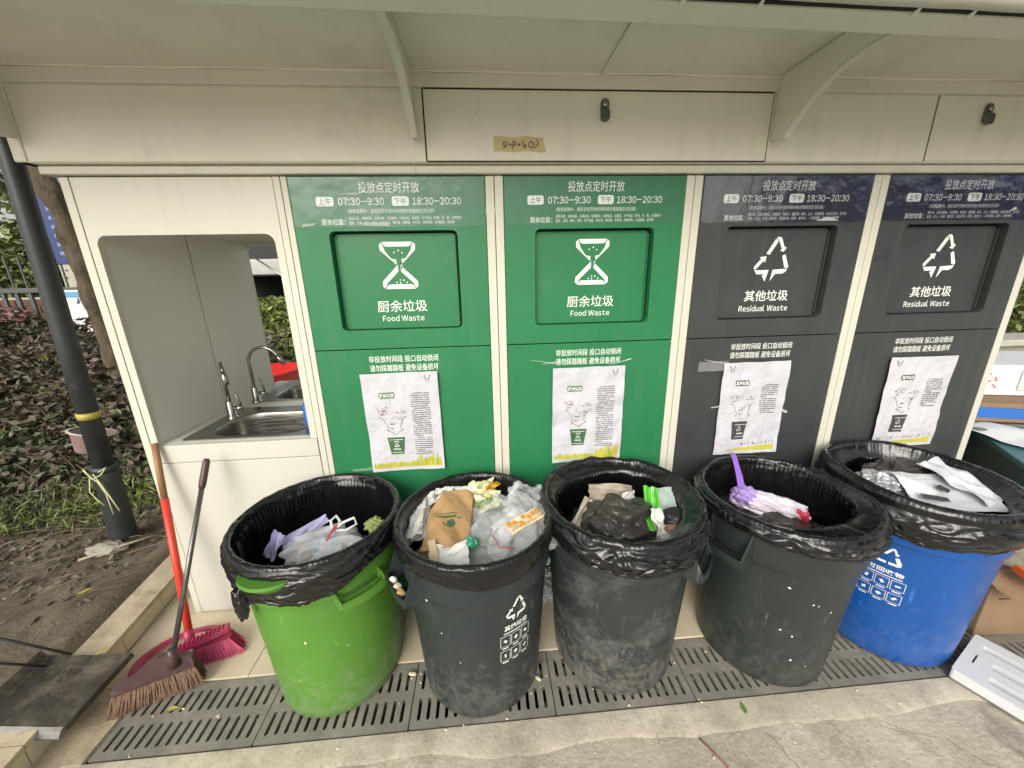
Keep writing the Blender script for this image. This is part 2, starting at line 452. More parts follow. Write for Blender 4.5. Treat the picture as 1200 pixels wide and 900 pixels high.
def rect(x0, x1, z0, z1): return [(x0, z0), (x1, z0), (x1, z1), (x0, z1)]
def rrect(x0, x1, z0, z1, r, n=5, corners=(1, 1, 1, 1)):
    P = []
    for k, (cx, cz, a0) in enumerate([(x0 + r, z0 + r, 180), (x1 - r, z0 + r, 270), (x1 - r, z1 - r, 0), (x0 + r, z1 - r, 90)]):
        if not corners[k]:
            P.append([(x0, z0), (x1, z0), (x1, z1), (x0, z1)][k]); continue
        for i in range(n + 1):
            a = math.radians(a0 + 90 * i / n)
            P.append((cx + r * math.cos(a), cz + r * math.sin(a)))
    return P

def box(name, x0, x1, y0, y1, z0, z1, material, parent=None, b=0.0, M=None):
    return MB().box(x0, x1, y0, y1, z0, z1, M, b).build(name, material, parent)
def tube(name, pts, r, material, parent=None, n=10):
    return MB().tube(pts, r, n).build(name, material, parent, smooth=True)

# lattice noise in numpy
def _h(i, j, k, s):
    x = np.sin(i * 127.1 + j * 311.7 + k * 74.7 + s * 53.3) * 43758.5453
    return x - np.floor(x)
def vnoise(x, y, z=None, s=0.0):
    x = np.asarray(x, float); y = np.asarray(y, float)
    z = np.zeros_like(x) if z is None else np.asarray(z, float)
    i, j, k = np.floor(x), np.floor(y), np.floor(z)
    f, g, h = x - i, y - j, z - k
    f = f * f * (3 - 2 * f); g = g * g * (3 - 2 * g); h = h * h * (3 - 2 * h)
    r = 0
    for a in (0, 1):
        for b in (0, 1):
            for c in (0, 1):
                r = r + _h(i + a, j + b, k + c, s) * (f if a else 1 - f) * (g if b else 1 - g) * (h if c else 1 - h)
    return r
def tri(x): return np.abs((x % 1.0) * 2 - 1)
def smooth(x, a, b):
    t = np.clip((x - a) / (b - a), 0, 1); return t * t * (3 - 2 * t)

_FC = {}
def text_mesh(body, bold=0.0):
    key = (body, bold)
    if key in _FC: return _FC[key]
    if body.isascii() and len(body) > 1:
        V = []; F = []; x_ = 0.0
        for ch in body:
            if ch == ' ': x_ += .26; continue
            v, f_ = text_mesh(chr(ord(ch) + 0xFEE0), bold)
            a, b = v[:, 0].min(), v[:, 0].max()
            q = v.copy(); q[:, 0] += x_ - a
            F += [tuple(i + len(V) for i in t_) for t_ in f_]; V += [tuple(t_) for t_ in q]
            x_ += (b - a) + (.10 if ch not in ':' else .12)
        _FC[key] = (np.array(V), F); return _FC[key]
    cu = bpy.data.curves.new("t", 'FONT'); cu.body = body; cu.size = 1.0; cu.offset = bold; cu.resolution_u = 2
    o = bpy.data.objects.new("t", cu); COL.objects.link(o)
    dg = bpy.context.evaluated_depsgraph_get(); dg.update()
    me = bpy.data.meshes.new_from_object(o.evaluated_get(dg))
    V = np.array([v.co[:] for v in me.vertices]) if len(me.vertices) else np.zeros((0, 3))
    F = [tuple(p.vertices) for p in me.polygons]
    bpy.data.objects.remove(o); bpy.data.curves.remove(cu); bpy.data.meshes.remove(me)
    _FC[key] = (V, F)
    return V, F
def text2d(body, x0, x1, z0, z1, bold=0.0):
    """flat lettering fitted to a rectangle: (list of 2D points, faces)"""
    V, F = text_mesh(body, bold)
    if not len(V): return [], []
    a, b = V.min(0), V.max(0)
    P = [(x0 + (v[0] - a[0]) / (b[0] - a[0] + 1e-9) * (x1 - x0), z0 + (v[1] - a[1]) / (b[1] - a[1] + 1e-9) * (z1 - z0)) for v in V]
    return P, F
def poly2d(loops):
    flat = [p for l in loops for p in l]
    return flat, [tuple(t) for t in tessellate_polygon([[Vector((p[0], p[1], 0)) for p in l] for l in loops])]
class Flat:
    """collects flat print shapes in 2D, placed on a surface by a mapping"""
    def __init__(s): s.P = []; s.F = []
    def add(s, pf):
        n = len(s.P); s.P += list(pf[0]); s.F += [tuple(i + n for i in f) for f in pf[1]]; return s
    def text(s, *a, **k): return s.add(text2d(*a, **k))
    def poly(s, *loops): return s.add(poly2d(list(loops)))
    def rect(s, x0, x1, z0, z1, nx=1, nz=1):
        P = [(x0 + (x1 - x0) * i / nx, z0 + (z1 - z0) * j / nz) for j in range(nz + 1) for i in range(nx + 1)]
        F = [(j * (nx + 1) + i, j * (nx + 1) + i + 1, (j + 1) * (nx + 1) + i + 1, (j + 1) * (nx + 1) + i) for j in range(nz) for i in range(nx)]
        return s.add((P, F))
    def frame(s, x0, x1, z0, z1, t): return s.poly(rect(x0, x1, z0, z1), rect(x0 + t, x1 - t, z0 + t, z1 - t))
    def line(s, pts, w):
        for (a, b) in zip(pts[:-1], pts[1:]):
            dx, dz = b[0] - a[0], b[1] - a[1]; l = math.hypot(dx, dz) or 1; nx, nz = -dz / l * w / 2, dx / l * w / 2
            s.add(([(a[0] - nx, a[1] - nz), (b[0] - nx, b[1] - nz), (b[0] + nx, b[1] + nz), (a[0] + nx, a[1] + nz)], [(0, 1, 2, 3)]))
        return s
    def disc(s, x, z, r, n=10): return s.add(([(x + r * math.cos(2 * PI * k / n), z + r * math.sin(2 * PI * k / n)) for k in range(n)], [tuple(range(n))]))
    def build(s, name, material, parent, fn):
        o = mesh(name, [fn(*p) for p in s.P], s.F, material, parent)
        o['kind'] = 'stuff'
        return o

# icons, in a unit frame centred on (0,0), height 1
def hourglass(F, cx, cz, h):
    w = h * .78
    def P(l): return [(cx + x * w, cz + z * h) for x, z in l]
    top = P([(-.42, .5), (.42, .5), (.37, .42), (.30, .40), (-.30, .40), (-.37, .42)])
    F.poly(top)
    F.poly(P([(-.37, -.42), (-.30, -.40), (.30, -.40), (.37, -.42), (.42, -.5), (-.42, -.5)]))
    F.poly(P([(-.44, .49), (-.50, .44), (-.49, .33), (-.06, .02), (-.06, .13), (-.20, .15), (-.36, .32), (-.38, .38)]))
    F.poly(P([(.44, .49), (.50, .44), (.49, .33), (.04, .0), (.04, -.10), (.09, -.05), (.09, .14), (.20, .15), (.36, .32), (.38, .38)]))
    F.poly(P([(-.44, -.49), (-.50, -.44), (-.49, -.33), (-.03, .02), (-.03, -.12), (-.30, -.32), (-.38, -.38)]))
    F.poly(P([(.44, -.49), (.50, -.44), (.49, -.33), (.05, .0), (.05, -.13), (.30, -.32), (.38, -.38)]))
    for x, z in [(-.10, .28), (.02, .32), (.12, .27), (-.10, -.36), (0, -.31), (.1, -.31), (0, -.37), (.19, -.36)]:
        F.disc(cx + x * w, cz + z * h, h * .018, 6)
def recycle(F, cx, cz, h, style=0):
    """three chasing arrows round a triangle with a split base"""
    def P(l): return [(cx + x * h, cz + z * h) for x, z in l]
    F.poly(P([(-.17, .13), (-.085, .105), (.085, .40), (.015, .46)]))
    F.poly(P([(.03, .475), (.06, .495), (.12, .495), (.155, .475), (.25, .28), (.31, .26), (.25, .165), (.15, .195), (.195, .225), (.10, .41)]))
    if style == 0:
        F.poly(P([(.23, .075), (.305, .115), (.425, -.16), (.415, -.20), (.33, -.185)]))
        F.poly(P([(.05, -.235), (.415, -.215), (.37, -.29), (.30, -.325), (.13, -.325), (.0125, -.5)]))
        F.poly(P([(-.42, -.225), (-.43, -.165), (-.275, .02), (-.32, .055), (-.155, .075), (-.17, -.07), (-.215, -.03), (-.37, -.215)]))
        F.poly(P([(-.405, -.24), (-.05, -.235), (-.11, -.5), (-.20, -.37), (-.155, -.33), (-.345, -.33)]))
    else:
        F.poly(P([(.20, .04), (.31, .10), (.45, -.16), (.45, -.30), (.38, -.36), (.30, -.22)]))
        F.poly(P([(.36, -.37), (.34, -.25), (.04, -.25), (.04, -.37)]))
        F.poly(P([(-.24, .02), (-.35, .08), (-.47, -.16), (-.47, -.28), (-.38, -.33), (-.33, -.15)]))
        F.poly(P([(-.40, -.37), (-.32, -.25), (-.04, -.25), (-.04, -.37)]))

# =================================================================== GROUND
# one sheet to the horizon with the drain channel cut out of it
CX0, CX1, CY0, CY1 = -.475, 3.95, -.607, -.352
g = MB()
xs = [-300, CX0, CX1, 300]; ys = [-300, CY0, CY1, 300]
V = [(x, y, -.004) for y in ys for x in xs]
F = [(j * 4 + i, j * 4 + i + 1, (j + 1) * 4 + i + 1, (j + 1) * 4 + i) for j in range(3) for i in range(3) if not (i == 1 and j == 1)]
g.add(V, F)
tag(g.build("ground", M_conc), kind='structure')

# drain channel: walls, floor and grating sections
drain = empty("drain_channel", (1.5, -.48, 0), kind='structure')
d = MB()
d.box(CX0 - .01, CX1 + .01, CY0, CY1, -.15, -.13)
for a in ((CX0 - .02, CX0, CY0, CY1), (CX1, CX1 + .02, CY0, CY1), (CX0 - .02, CX1 + .02, CY0 - .02, CY0), (CX0 - .02, CX1 + .02, CY1, CY1 + .02)):
    d.box(*a, -.13, -.0065)
d.build("channel", M_void, drain)
def slot(x, y0, y1, w):
    r = w / 2; P = []
    for i in range(4): P.append((x + r * math.cos(PI + i * PI / 3), y0 + r + r * math.sin(PI + i * PI / 3)))
    for i in range(4): P.append((x + r * math.cos(i * PI / 3), y1 - r + r * math.sin(i * PI / 3)))
    return P
GW = .545; ns = 15; pit = (GW - .03) / ns
gm = MB()
loops = [rrect(.002, GW - .002, 0, .247, .004, 2)]
for row in ((.026, .108), (.136, .218)):
    for k in range(ns): loops.append(slot(.015 + pit * (k + .5), row[0], row[1], .0125))
gm.prism(loops, -.028, 0.0, XY)
me0 = None
for k in range(8):
    if me0 is None:
        o = gm.build("grating", M_grate, None); me0 = o.data
    else:
        o = bpy.data.objects.new("grating", me0); COL.objects.link(o)
    o.parent = drain
    o.location = Vector((CX0 + .004 + k * GW + (0.0 if k else 0), CY0 + .004, random.uniform(-.0015, .0015))) - drain.location
    o.rotation_euler = (0, 0, random.uniform(-.001, .001))

# tiled apron round the station
apron = empty("tiled_apron", (0, 0, 0), kind='structure')
x = -.68; ti = 0
while x < 3.9:
    w = .60
    for (y0, y1) in ((-.350, .10), (.103, .55), (.553, 1.0)):
        mm_ = M_tilem if (ti % 3 == 1) else M_tile
        box("tile", x, min(x + w - .003, 3.94), y0, y1, -.02, .004 + random.uniform(0, .0008), mm_, apron, b=.0015)
        ti += 1
    x += w
box("tile", -.68, CX0 - .004, -.612, -.353, -.02, .004, M_tilem, apron, b=.0015)

# raised kerb with tile facing on the left, between apron and soil
kerb = empty("tiled_kerb", (-.75, 0, 0), kind='structure')
def kx(y): return -.675 - .055 * (y + .3) / .5
yk = [-1.05, -.60, -.19, .045, .45, .85, 1.3]
for a, b in zip(yk[:-1], yk[1:]):
    t = MB(); w = .125
    a_, b_ = a + .0015, b - .0015
    V = []
    for z in (.082, .104):
        V += [(kx(a_) - w, a_, z), (kx(a_) + .006, a_, z), (kx(b_) + .006, b_, z), (kx(b_) - w, b_, z)]
    t.add(V, [(3, 2, 1, 0), (4, 5, 6, 7), (0, 1, 5, 4), (1, 2, 6, 5), (2, 3, 7, 6), (3, 0, 4, 7)])
    t.build("tile", M_tilem, kerb)
    t = MB(); V = []
    for z in (.0055, .079):
        V += [(kx(a_) - .012, a_, z), (kx(a_), a_, z), (kx(b_), b_, z), (kx(b_) - .012, b_, z)]
    t.add(V, [(3, 2, 1, 0), (4, 5, 6, 7), (0, 1, 5, 4), (1, 2, 6, 5), (2, 3, 7, 6), (3, 0, 4, 7)])
    t.build("tile", M_tile, kerb)
t = MB(); V = []
for z in (-.02, .081):
    V += [(kx(-1.05) - .12, -1.05, z), (kx(-1.05) - .014, -1.05, z), (kx(1.3) - .014, 1.3, z), (kx(1.3) - .12, 1.3, z)]
t.add(V, [(3, 2, 1, 0), (4, 5, 6, 7), (0, 1, 5, 4), (1, 2, 6, 5), (2, 3, 7, 6), (3, 0, 4, 7)])
t.build("kerb_core", M_sand, kerb)

# soil bed left of the kerb
def soil_z(x, y):
    e = smooth(-x, .78, .95)
    base = .055 + .025 * smooth(y, .2, 3) + .02 * smooth(-x, 1, 3)
    return -.03 + (base + .03) * e + e * ((vnoise(x * 3, y * 3, s=1) - .5) * .035 + (vnoise(x * 9, y * 9, s=2) - .5) * .018 + (vnoise(x * 30, y * 30, s=3) - .5) * .008)
nx, ny = 170, 190
X = -.785 - (np.linspace(0, 1, nx) ** 1.8) * 8.2
Y = -1.4 + (np.linspace(0, 1, ny) ** 1.3) * 9.4
GX, GY = np.meshgrid(X, Y)
GX = GX - (GY + .3) * .11 * (GY < 3) - .363 * (GY >= 3)
GZ = soil_z(GX + (GY.clip(-9, 3) + .3) * .11, GY)
V = np.stack([GX, GY, GZ], -1).reshape(-1, 3)
F = [(j * nx + i + 1, j * nx + i, (j + 1) * nx + i, (j + 1) * nx + i + 1) for j in range(ny - 1) for i in range(nx - 1)]
tag(mesh("soil_bed", V, F, M_soil, smooth=True), kind='structure')

# =================================================================== STATION
ST = empty("waste_sorting_station", (1.4, .45, 0), "long cream metal waste sorting station with four coloured hatches and a sink bay", "waste station")
X0, PW, PP, ZT, ZM = .2506, .7279, .80, 1.9475, 1.2938
XL, XR = -.5286, 3.414
DEP = .90
# carcass behind the doors (back and side sheets)
box("side_panel", XL, XL + .018, .003, DEP, .012, ZT, M_cream, ST)
box("side_panel", XR - .018, XR, .003, DEP, .012, ZT, M_white, ST)
box("back_panel", .20, XR - .02, DEP - .02, DEP, .012, ZT, M_cream, ST)
box("plinth", .20, XR - .02, .04, DEP - .025, .004, .06, M_gap, ST)
box("inner_wall", .20, .215, .035, DEP - .022, .062, ZT, M_cream, ST)
# sink bay front: left stile, top plate with the round-cornered opening, post pieces
box("stile", XL, -.4985, -.002, .030, .006, ZT, M_cream, ST, b=.002)
NX0, NX1, NZ0, NZ1 = -.467, .168, .905, 1.752
fr = MB()
out = [(-.4955, .905), (-.4955, ZT), (.1965, ZT), (.1965, .905)]
# opening is open at the bottom: build as an upside-down U
U = [(-.4955, .9055), (NX0, .9055)]
r = .035
U += [(NX0, NZ1 - r)] + [(NX0 + r - r * math.cos(a), NZ1 - r + r * math.sin(a)) for a in np.linspace(.2, PI / 2, 6)]
U += [(NX1 - r + r * math.sin(a), NZ1 - r + r * math.cos(a)) for a in np.linspace(0, PI / 2, 7)]
U += [(NX1, .9055), (.1965, .9055), (.1965, ZT - .0005), (-.4955, ZT - .0005)]
fr.prism([U[::-1]], .0, .022, XZ)
fr.build("opening_frame", M_cream, ST, fix=True)
box("stile", .1985, .2240, -.002, .03, .006, ZT, M_cream, ST, b=.002)
box("stile", .2262, X0 - .002, -.002, .03, .006, ZT, M_cream, ST, b=.002)
# counter apron and the cupboard door under it
box("counter_apron", -.4955, .1965, -.006, .022, .8225, .904, M_white, ST, b=.002)
cdoor = box("cupboard_door", -.4955, .1965, -.004, .020, .012, .819, M_white, ST, b=.002)
# niche lining
nl = MB()
nl.box(-.486, -.469, .022, .452, .905, 1.80)
nl.build("niche_wall", M_niche, ST)
t = MB()
V = [(-.466, .460, .905), (-.438, .885, .905), (-.455, .885, .905), (-.49, .460, .905)]
V += [(a[0], a[1], 1.80) for a in V]
t.add(V, [(0, 1, 2, 3), (7, 6, 5, 4), (0, 4, 5, 1), (1, 5, 6, 2), (2, 6, 7, 3), (3, 7, 4, 0)])
t.build("niche_wall", M_niche, ST, fix=True)
box("niche_wall", .170, .187, .022, .885, .905, 1.80, M_cream, ST)
box("niche_ceiling", -.486, .187, .022, .885, 1.800, 1.815, M_cream, ST)
t = MB()
t.prism([rect(-.4955, .1965, .0225, 1.06), rrect(-.335, .125, .065, .375, .10, 6)[::-1], rrect(-.335, .125, .605, .94, .10, 6)[::-1]], .885, .9045, XY)
t.build("counter_top", M_white, ST, fix=True)
# back opening frame
bk = MB()
bU = [(-.53, .906), (-.440, .906), (-.440, 1.75), (-.43, 1.775), (-.405, 1.785), (.13, 1.785), (.155, 1.775), (.165, 1.75), (.165, .906), (.20, .906), (.20, ZT - .002), (-.53, ZT - .002)]
bk.prism([bU], .886, .90, XZ); bk.build("back_frame", M_cream, ST, fix=True)
# under-counter body so nothing is hollow
box("counter_cabinet", -.505, .19, .03, 1.055, .012, .70, M_white, ST)
box("counter_back", -.505, .19, 1.04, 1.055, .702, .884, M_white, ST)

# double posts between the bays
for i in range(1, 4):
    xa = X0 + (i - 1) * PP + PW + .002; xb = X0 + i * PP - .002; xm = (xa + xb) / 2
    box("post", xa, xm - .0012, -.002, .03, .006, ZT, M_cream, ST, b=.002)
    box("post", xm + .0012, xb, -.002, .03, .006, ZT, M_cream, ST, b=.002)
box("post", X0 + 3 * PP + PW + .002, XR + .002, -.002, .03, .006, ZT, M_white, ST, b=.002)

T_SMALL = "（投放监管中，请在定时开放时间内按分类投放生活垃圾）"
ITEMS = {0: ("蔬菜瓜果、动物内脏、瓜果皮核、米面果肉、过期食品、盆栽花、水产食品（虾壳、虾、蟹、火锅底料）",
             "面条、豆腐、骨头、奶粉、肉干食品、茶叶渣、咖啡渣、中药渣、宠物饲料、水培植物、菜花等"),
         2: ("餐巾纸、卫生间用纸、污损塑料、陶瓷片、烟花爆、烟头、尘土、妇婴用纸、食品包装袋、创可贴",
             "毛发、灰土、炉渣、橡皮泥、肮脏织物、胶带、废木块、一次性餐具、破牛、大棒骨等")}
def bay(i, pm, green):
    xa = X0 + i * PP
    col = "green" if green else "charcoal"
    # upper door with the hatch opening
    up = MB()
    hx0, hx1, hz0, hz1 = xa + .122, xa + .613, 1.373, 1.757
    up.prism([rect(xa, xa + PW, ZM + .0022, ZT - .0015), rrect(hx0, hx1, hz0, hz1, .022, 6)], -.001, .038, XZ)
    ud = up.build("upper_door", pm, ST, fix=True)
    ud['label'] = "%s upper door with printed opening hours and a sunken hatch" % col
    box("hatch_backing", xa + .10, xa + .64, .0455, .05, 1.35, 1.775, M_gap, ud)
    fl = MB()
    fl.prism([rrect(hx0 + .003, hx1 - .008, hz0 + .003, hz1 - .007, .018, 6)], .034, .044, XZ)
    flap = fl.build("hatch_flap", pm, ud, fix=True)
    box("flap_rail", hx1 - .014, hx1 - .011, .022, .034, hz0 + .02, hz1 - .02, pm, ud)
    yp = -.0018
    on = lambda u, v: (u, yp, v)
    f = Flat()
    f.text("投放点定时开放", xa + .252, xa + .478, 1.890, 1.929, bold=.005)
    for (p0, p1, w) in ((xa + .092, xa + .156, "上午"), (xa + .372, xa + .436, "下午")):
        f.poly(rrect(p0, p1, 1.845, 1.878, .008, 3))
    f.text("07:30-9:30", xa + .173, xa + .343, 1.848, 1.874, bold=.010)
    f.text("18:30-20:30", xa + .449, xa + .634, 1.848, 1.874, bold=.010)
    f.text(T_SMALL, xa + .205, xa + .53, 1.820, 1.835)
    f.text("厨余垃圾：" if green else "其他垃圾：", xa + .102, xa + .190, 1.779, 1.801, bold=.006)
    a, b = ITEMS[0 if green else 2]
    f.text(a, xa + .205, xa + .635, 1.796, 1.808)
    f.text(b, xa + .205, xa + .605, 1.780, 1.792)
    f.build("lettering", M_ink, ud, on)
    f = Flat()
    f.text("上午", xa + .101, xa + .147, 1.850, 1.873, bold=.008)
    f.text("下午", xa + .381, xa + .427, 1.850, 1.873, bold=.008)
    f.build("lettering", pm, ud, lambda u, v: (u, yp - .0006, v))
    xc = xa + .364
    f = Flat()
    if green:
        hourglass(f, xc + .004, 1.628, .183)
        f.text("厨余垃圾", xc - .10, xc + .105, 1.443, 1.491, bold=.004)
        f.text("Food Waste", xc - .083, xc + .089, 1.405, 1.430, bold=.006)
    else:
        recycle(f, xc + .004, 1.625, .185)
        f.text("其他垃圾", xc - .10, xc + .105, 1.447, 1.495, bold=.010)
        f.text("Residual Waste", xc - .118, xc + .112, 1.403, 1.430, bold=.010)
    f.build("hatch_print", M_ink, ud, lambda u, v: (u, .0333, v))
    # lower door
    ld = box("lower_door", xa, xa + PW, -.001, .02, .062, ZM - .0022, pm, ST, b=.0015)
    ld['label'] = "%s lower door with two lines of white warning text" % col
    f = Flat()
    f.text("非投放时间段 投口自动锁闭", xa + .212, xa + .502, 1.236, 1.265, bold=.004)
    f.text("请勿踩踏踏板 避免设备损坏", xa + .212, xa + .502, 1.196, 1.226, bold=.004)
    f.build("lettering", M_ink, ld, on)
    box("kick_board", xa, xa + PW, .004, .02, .010, .058, M_gap, ST)
    return ud
doors = [bay(0, M_green, True), bay(1, M_green, True), bay(2, M_dark, False), bay(3, M_dark, False)]

# glossy clear film stuck over the printed hours
def film_material(name, amount):
    M = bpy.data.materials.new(name); M.use_nodes = True
    t = M.node_tree; N, L = t.nodes, t.links
    for n in list(N):
        if n.type != 'OUTPUT_MATERIAL': N.remove(n)
    tr = N.new('ShaderNodeBsdfTransparent'); gl = N.new('ShaderNodeBsdfGlossy')
    tr.inputs[0].default_value = (.93, .94, .96, 1)
    gl.inputs['Roughness'].default_value = .10
    gl.inputs[0].default_value = (.95, .97, 1, 1)
    fr_ = N.new('ShaderNodeFresnel'); fr_.inputs[0].default_value = 1.5
    mu = N.new('ShaderNodeMath'); mu.operation = 'MULTIPLY'; mu.inputs[1].default_value = amount
    mx = N.new('ShaderNodeMixShader')
    tc = N.new('ShaderNodeTexCoord'); n = N.new('ShaderNodeTexNoise'); n.inputs['Scale'].default_value = 14; n.inputs['Detail'].default_value = 6
    L.new(tc.outputs['Object'], n.inputs[0])
    bp = N.new('ShaderNodeBump'); bp.inputs['Strength'].default_value = .6; bp.inputs['Distance'].default_value = .006
    L.new(n.outputs[0], bp.inputs['Height']); L.new(bp.outputs[0], gl.inputs['Normal'])
    L.new(fr_.outputs[0], mu.inputs[0]); L.new(mu.outputs[0], mx.inputs[0])
    L.new(tr.outputs[0], mx.inputs[1]); L.new(gl.outputs[0], mx.inputs[2])
    L.new(mx.outputs[0], N['Material Output'].inputs[0])
    return M
M_film = film_material("clear_film", .55)
M_film_b = film_material("clear_film_glossy", 2.8)
M_peel = mat("peeled_film", (.70, .74, .70), .25, alpha=.55, bump=.6, bscale=60)
for i, ud in enumerate(doors):
    xa = X0 + i * PP
    n_ = 40
    V = []; F = []
    for j in range(9):
        for k in range(n_ + 1):
            u = xa + .004 + (PW - .008) * k / n_; v = 1.771 + (ZT - 1.774) * j / 8
            if j == 0: v += float(vnoise(k * .3, i * 7.0, s=4) - .5) * .006
            V.append((u, -.0036 - .0012 * float(vnoise(u * 25, v * 25, s=i)), v))
    for j in range(8):
        for k in range(n_): F.append((j * (n_ + 1) + k, j * (n_ + 1) + k + 1, (j + 1) * (n_ + 1) + k + 1, (j + 1) * (n_ + 1) + k))
    mesh("clear_film", V, F, M_film if i < 2 else M_film_b, ud, smooth=True)
def peel(i, pts, parent):
    """little curled tags where the film lifts"""
    t = MB(); xa = X0 + i * PP
    V = [(xa + u, -.006 - .004 * (k % 2), v) for k, (u, v) in enumerate(pts)]
    t.add(V, [tuple(range(len(V)))]); t.build("film_peel", M_peel, parent)
peel(0, [(.03, 1.772), (.075, 1.778), (.086, 1.786), (.034, 1.783)], doors[0])
peel(0, [(.255, 1.776), (.36, 1.772), (.345, 1.784), (.262, 1.788)], doors[0])
peel(0, [(.165, 1.884), (.255, 1.882), (.25, 1.890), (.19, 1.889)], doors[0])
peel(2, [(.50, 1.774), (.60, 1.774), (.555, 1.790), (.52, 1.781)], doors[2])
peel(3, [(.58, 1.803), (.61, 1.812), (.605, 1.822), (.585, 1.814)], doors[3])
peel(3, [(.63, 1.862), (.66, 1.866), (.655, 1.876), (.635, 1.873)], doors[3])

# header: frame band, header face with doors, beam
HY = -.05
box("frame_band", -.566, XR + .03, -.022, .10, 1.951, 1.979, M_cream, ST, b=.004)
hb = MB()
# body behind the header face
hb.box(-.598, XR + .12, HY + .004, DEP, 1.981, 2.256)
hb.build("header_body", M_soffit, ST)
def hpanel(name, x0, x1, z0, z1, m_=M_soffit, y=HY):
    return box(name, x0, x1, y, y + .02, z0, z1, m_, ST, b=.002)
hpanel("header_panel", -.560, .7695, 1.983, 2.2085)
box("header_end_cap", -.604, -.563, HY - .003, .3, 1.981, 2.2565, M_soffit, ST, b=.006)
hd1 = hpanel("header_door", .7745, 2.056, 1.9855, 2.2065, y=HY - .002)
hpanel("header_panel", 2.0605, 2.719, 1.983, 2.2085)
hd2 = hpanel("header_door", 2.7235, 3.19, 1.9855, 2.2065, y=HY - .002)
hpanel("header_panel", 3.194, XR + .118, 1.983, 2.2085)
for (x0_, x1_) in ((.7700, .7742), (2.0563, 2.0602), (2.7193, 2.7232), (3.1903, 3.1938)):
    box("shadow_gap", x0_, x1_, HY + .0015, HY + .0035, 1.983, 2.2085, M_gap, ST)
box("shadow_gap", .7745, 2.056, HY + .0015, HY + .0035, 2.2072, 2.2118, M_gap, ST)
box("shadow_gap", .7745, 2.056, HY + .0015, HY + .0035, 1.9815, 1.9850, M_gap, ST)
box("header_beam", -.60, XR + .119, HY - .003, HY + .02, 2.2125, 2.256, M_soffit, ST, b=.003)
cl = MB()
pts = [(x_, HY - .004, 2.2575 + .0012 * math.sin(x_ * 9) + random.uniform(-.0008, .0008)) for x_ in np.linspace(-.9, 3.6, 60)]
cl.tube(pts, .0035, 6); cl.build("caulk_line", M_caulk, ST, smooth=True)
for (hx, hz, hd) in ((1.419, 2.150, hd1), (2.935, 2.148, hd2)):
    t = MB()
    t.prism([rrect(hx - .015, hx + .015, hz - .036, hz + .032, .0149, 6)], HY - .010, HY - .0022, XZ)
    lk = t.build("lock_plate", M_dsteel, hd, fix=True)
    t = MB(); t.tube([(hx, HY - .010, hz + .014), (hx, HY - .016, hz + .014)], [.011, .009], 16)
    t.build("lock_button", M_chrome, lk, smooth=True)
    t = MB(); t.prism([rrect(hx - .016, hx + .016, hz - .042, hz - .004, .012, 6)], HY - .022, HY - .0105, XZ)
    t.build("lock_latch", M_dsteel, lk, fix=True)

# canopy: soffit sheets, fascia, gutter lip
FY = -.52
def fz(x_): return 2.1735 - .0155 * (x_ - .217)
for (x0_, x1_) in ((-1.15, .7335), (.7395, 1.405), (1.409, 2.067), (2.075, 3.9)):
    t = MB()
    V = [(x0_, HY + .02, 2.258), (x1_, HY + .02, 2.258), (x1_, FY, 2.262), (x0_, FY, 2.262),
         (x0_, HY + .02, 2.266), (x1_, HY + .02, 2.266), (x1_, FY, 2.270), (x0_, FY, 2.270)]
    t.add(V, [(0, 1, 2, 3), (7, 6, 5, 4), (0, 4, 5, 1), (1, 5, 6, 2), (2, 6, 7, 3), (3, 7, 4, 0)])
    t.build("soffit_sheet", M_soffit, ST, fix=True)
box("soffit_joint_strip", 1.400, 1.414, FY, HY - .006, 2.2520, 2.2572, M_soffit, ST)
box("roof_deck", -1.2, 4.0, FY - .11, 1.25, 2.275, 2.33, M_soffit, ST, b=.01)
t = MB(); V = []
for x_ in (-1.2, 4.0):
    z_ = fz(x_)
    V += [(x_, FY, z_), (x_, FY - .074, z_ + .001), (x_, FY - .074, z_ + .040), (x_, FY, 2.274)]
t.add(V, [(0, 1, 2, 3), (7, 6, 5, 4), (0, 4, 5, 1), (1, 5, 6, 2), (2, 6, 7, 3), (3, 7, 4, 0)])
t.build("fascia", M_soffit, ST, fix=True)
t = MB()
t.tube([(x_, FY - .108, fz(x_) + .022 + random.uniform(-.001, .001)) for x_ in np.linspace(-1.2, 4.0, 80)], .026, 14)
t.build("gutter_lip", M_white, ST, smooth=True)
t = MB(); V = []
for x_ in (-1.2, 4.0):
    z_ = fz(x_) + .004
    V += [(x_, FY - .0745, z_), (x_, FY - .085, z_), (x_, FY - .085, z_ + .05), (x_, FY - .0745, z_ + .05)]
t.add(V, [(0, 1, 2, 3), (7, 6, 5, 4), (0, 4, 5, 1), (1, 5, 6, 2), (2, 6, 7, 3), (3, 7, 4, 0)])
t.build("gutter_gap", M_gap, ST, fix=True)
for x_ in (.62, .98, 1.12, 1.30, 1.42, 1.60, 1.98, 2.12, 2.45, 2.8):
    t = MB(); z_ = fz(x_) + .004
    t.tube([(x_, FY - .068, z_ - .004), (x_ + .004, FY - .080, z_ - .002), (x_ + .002, FY - .092, z_ + .002)], [.004, .005, .003], 6)
    t.build("silicone_blob", M_caulk, ST, smooth=True)
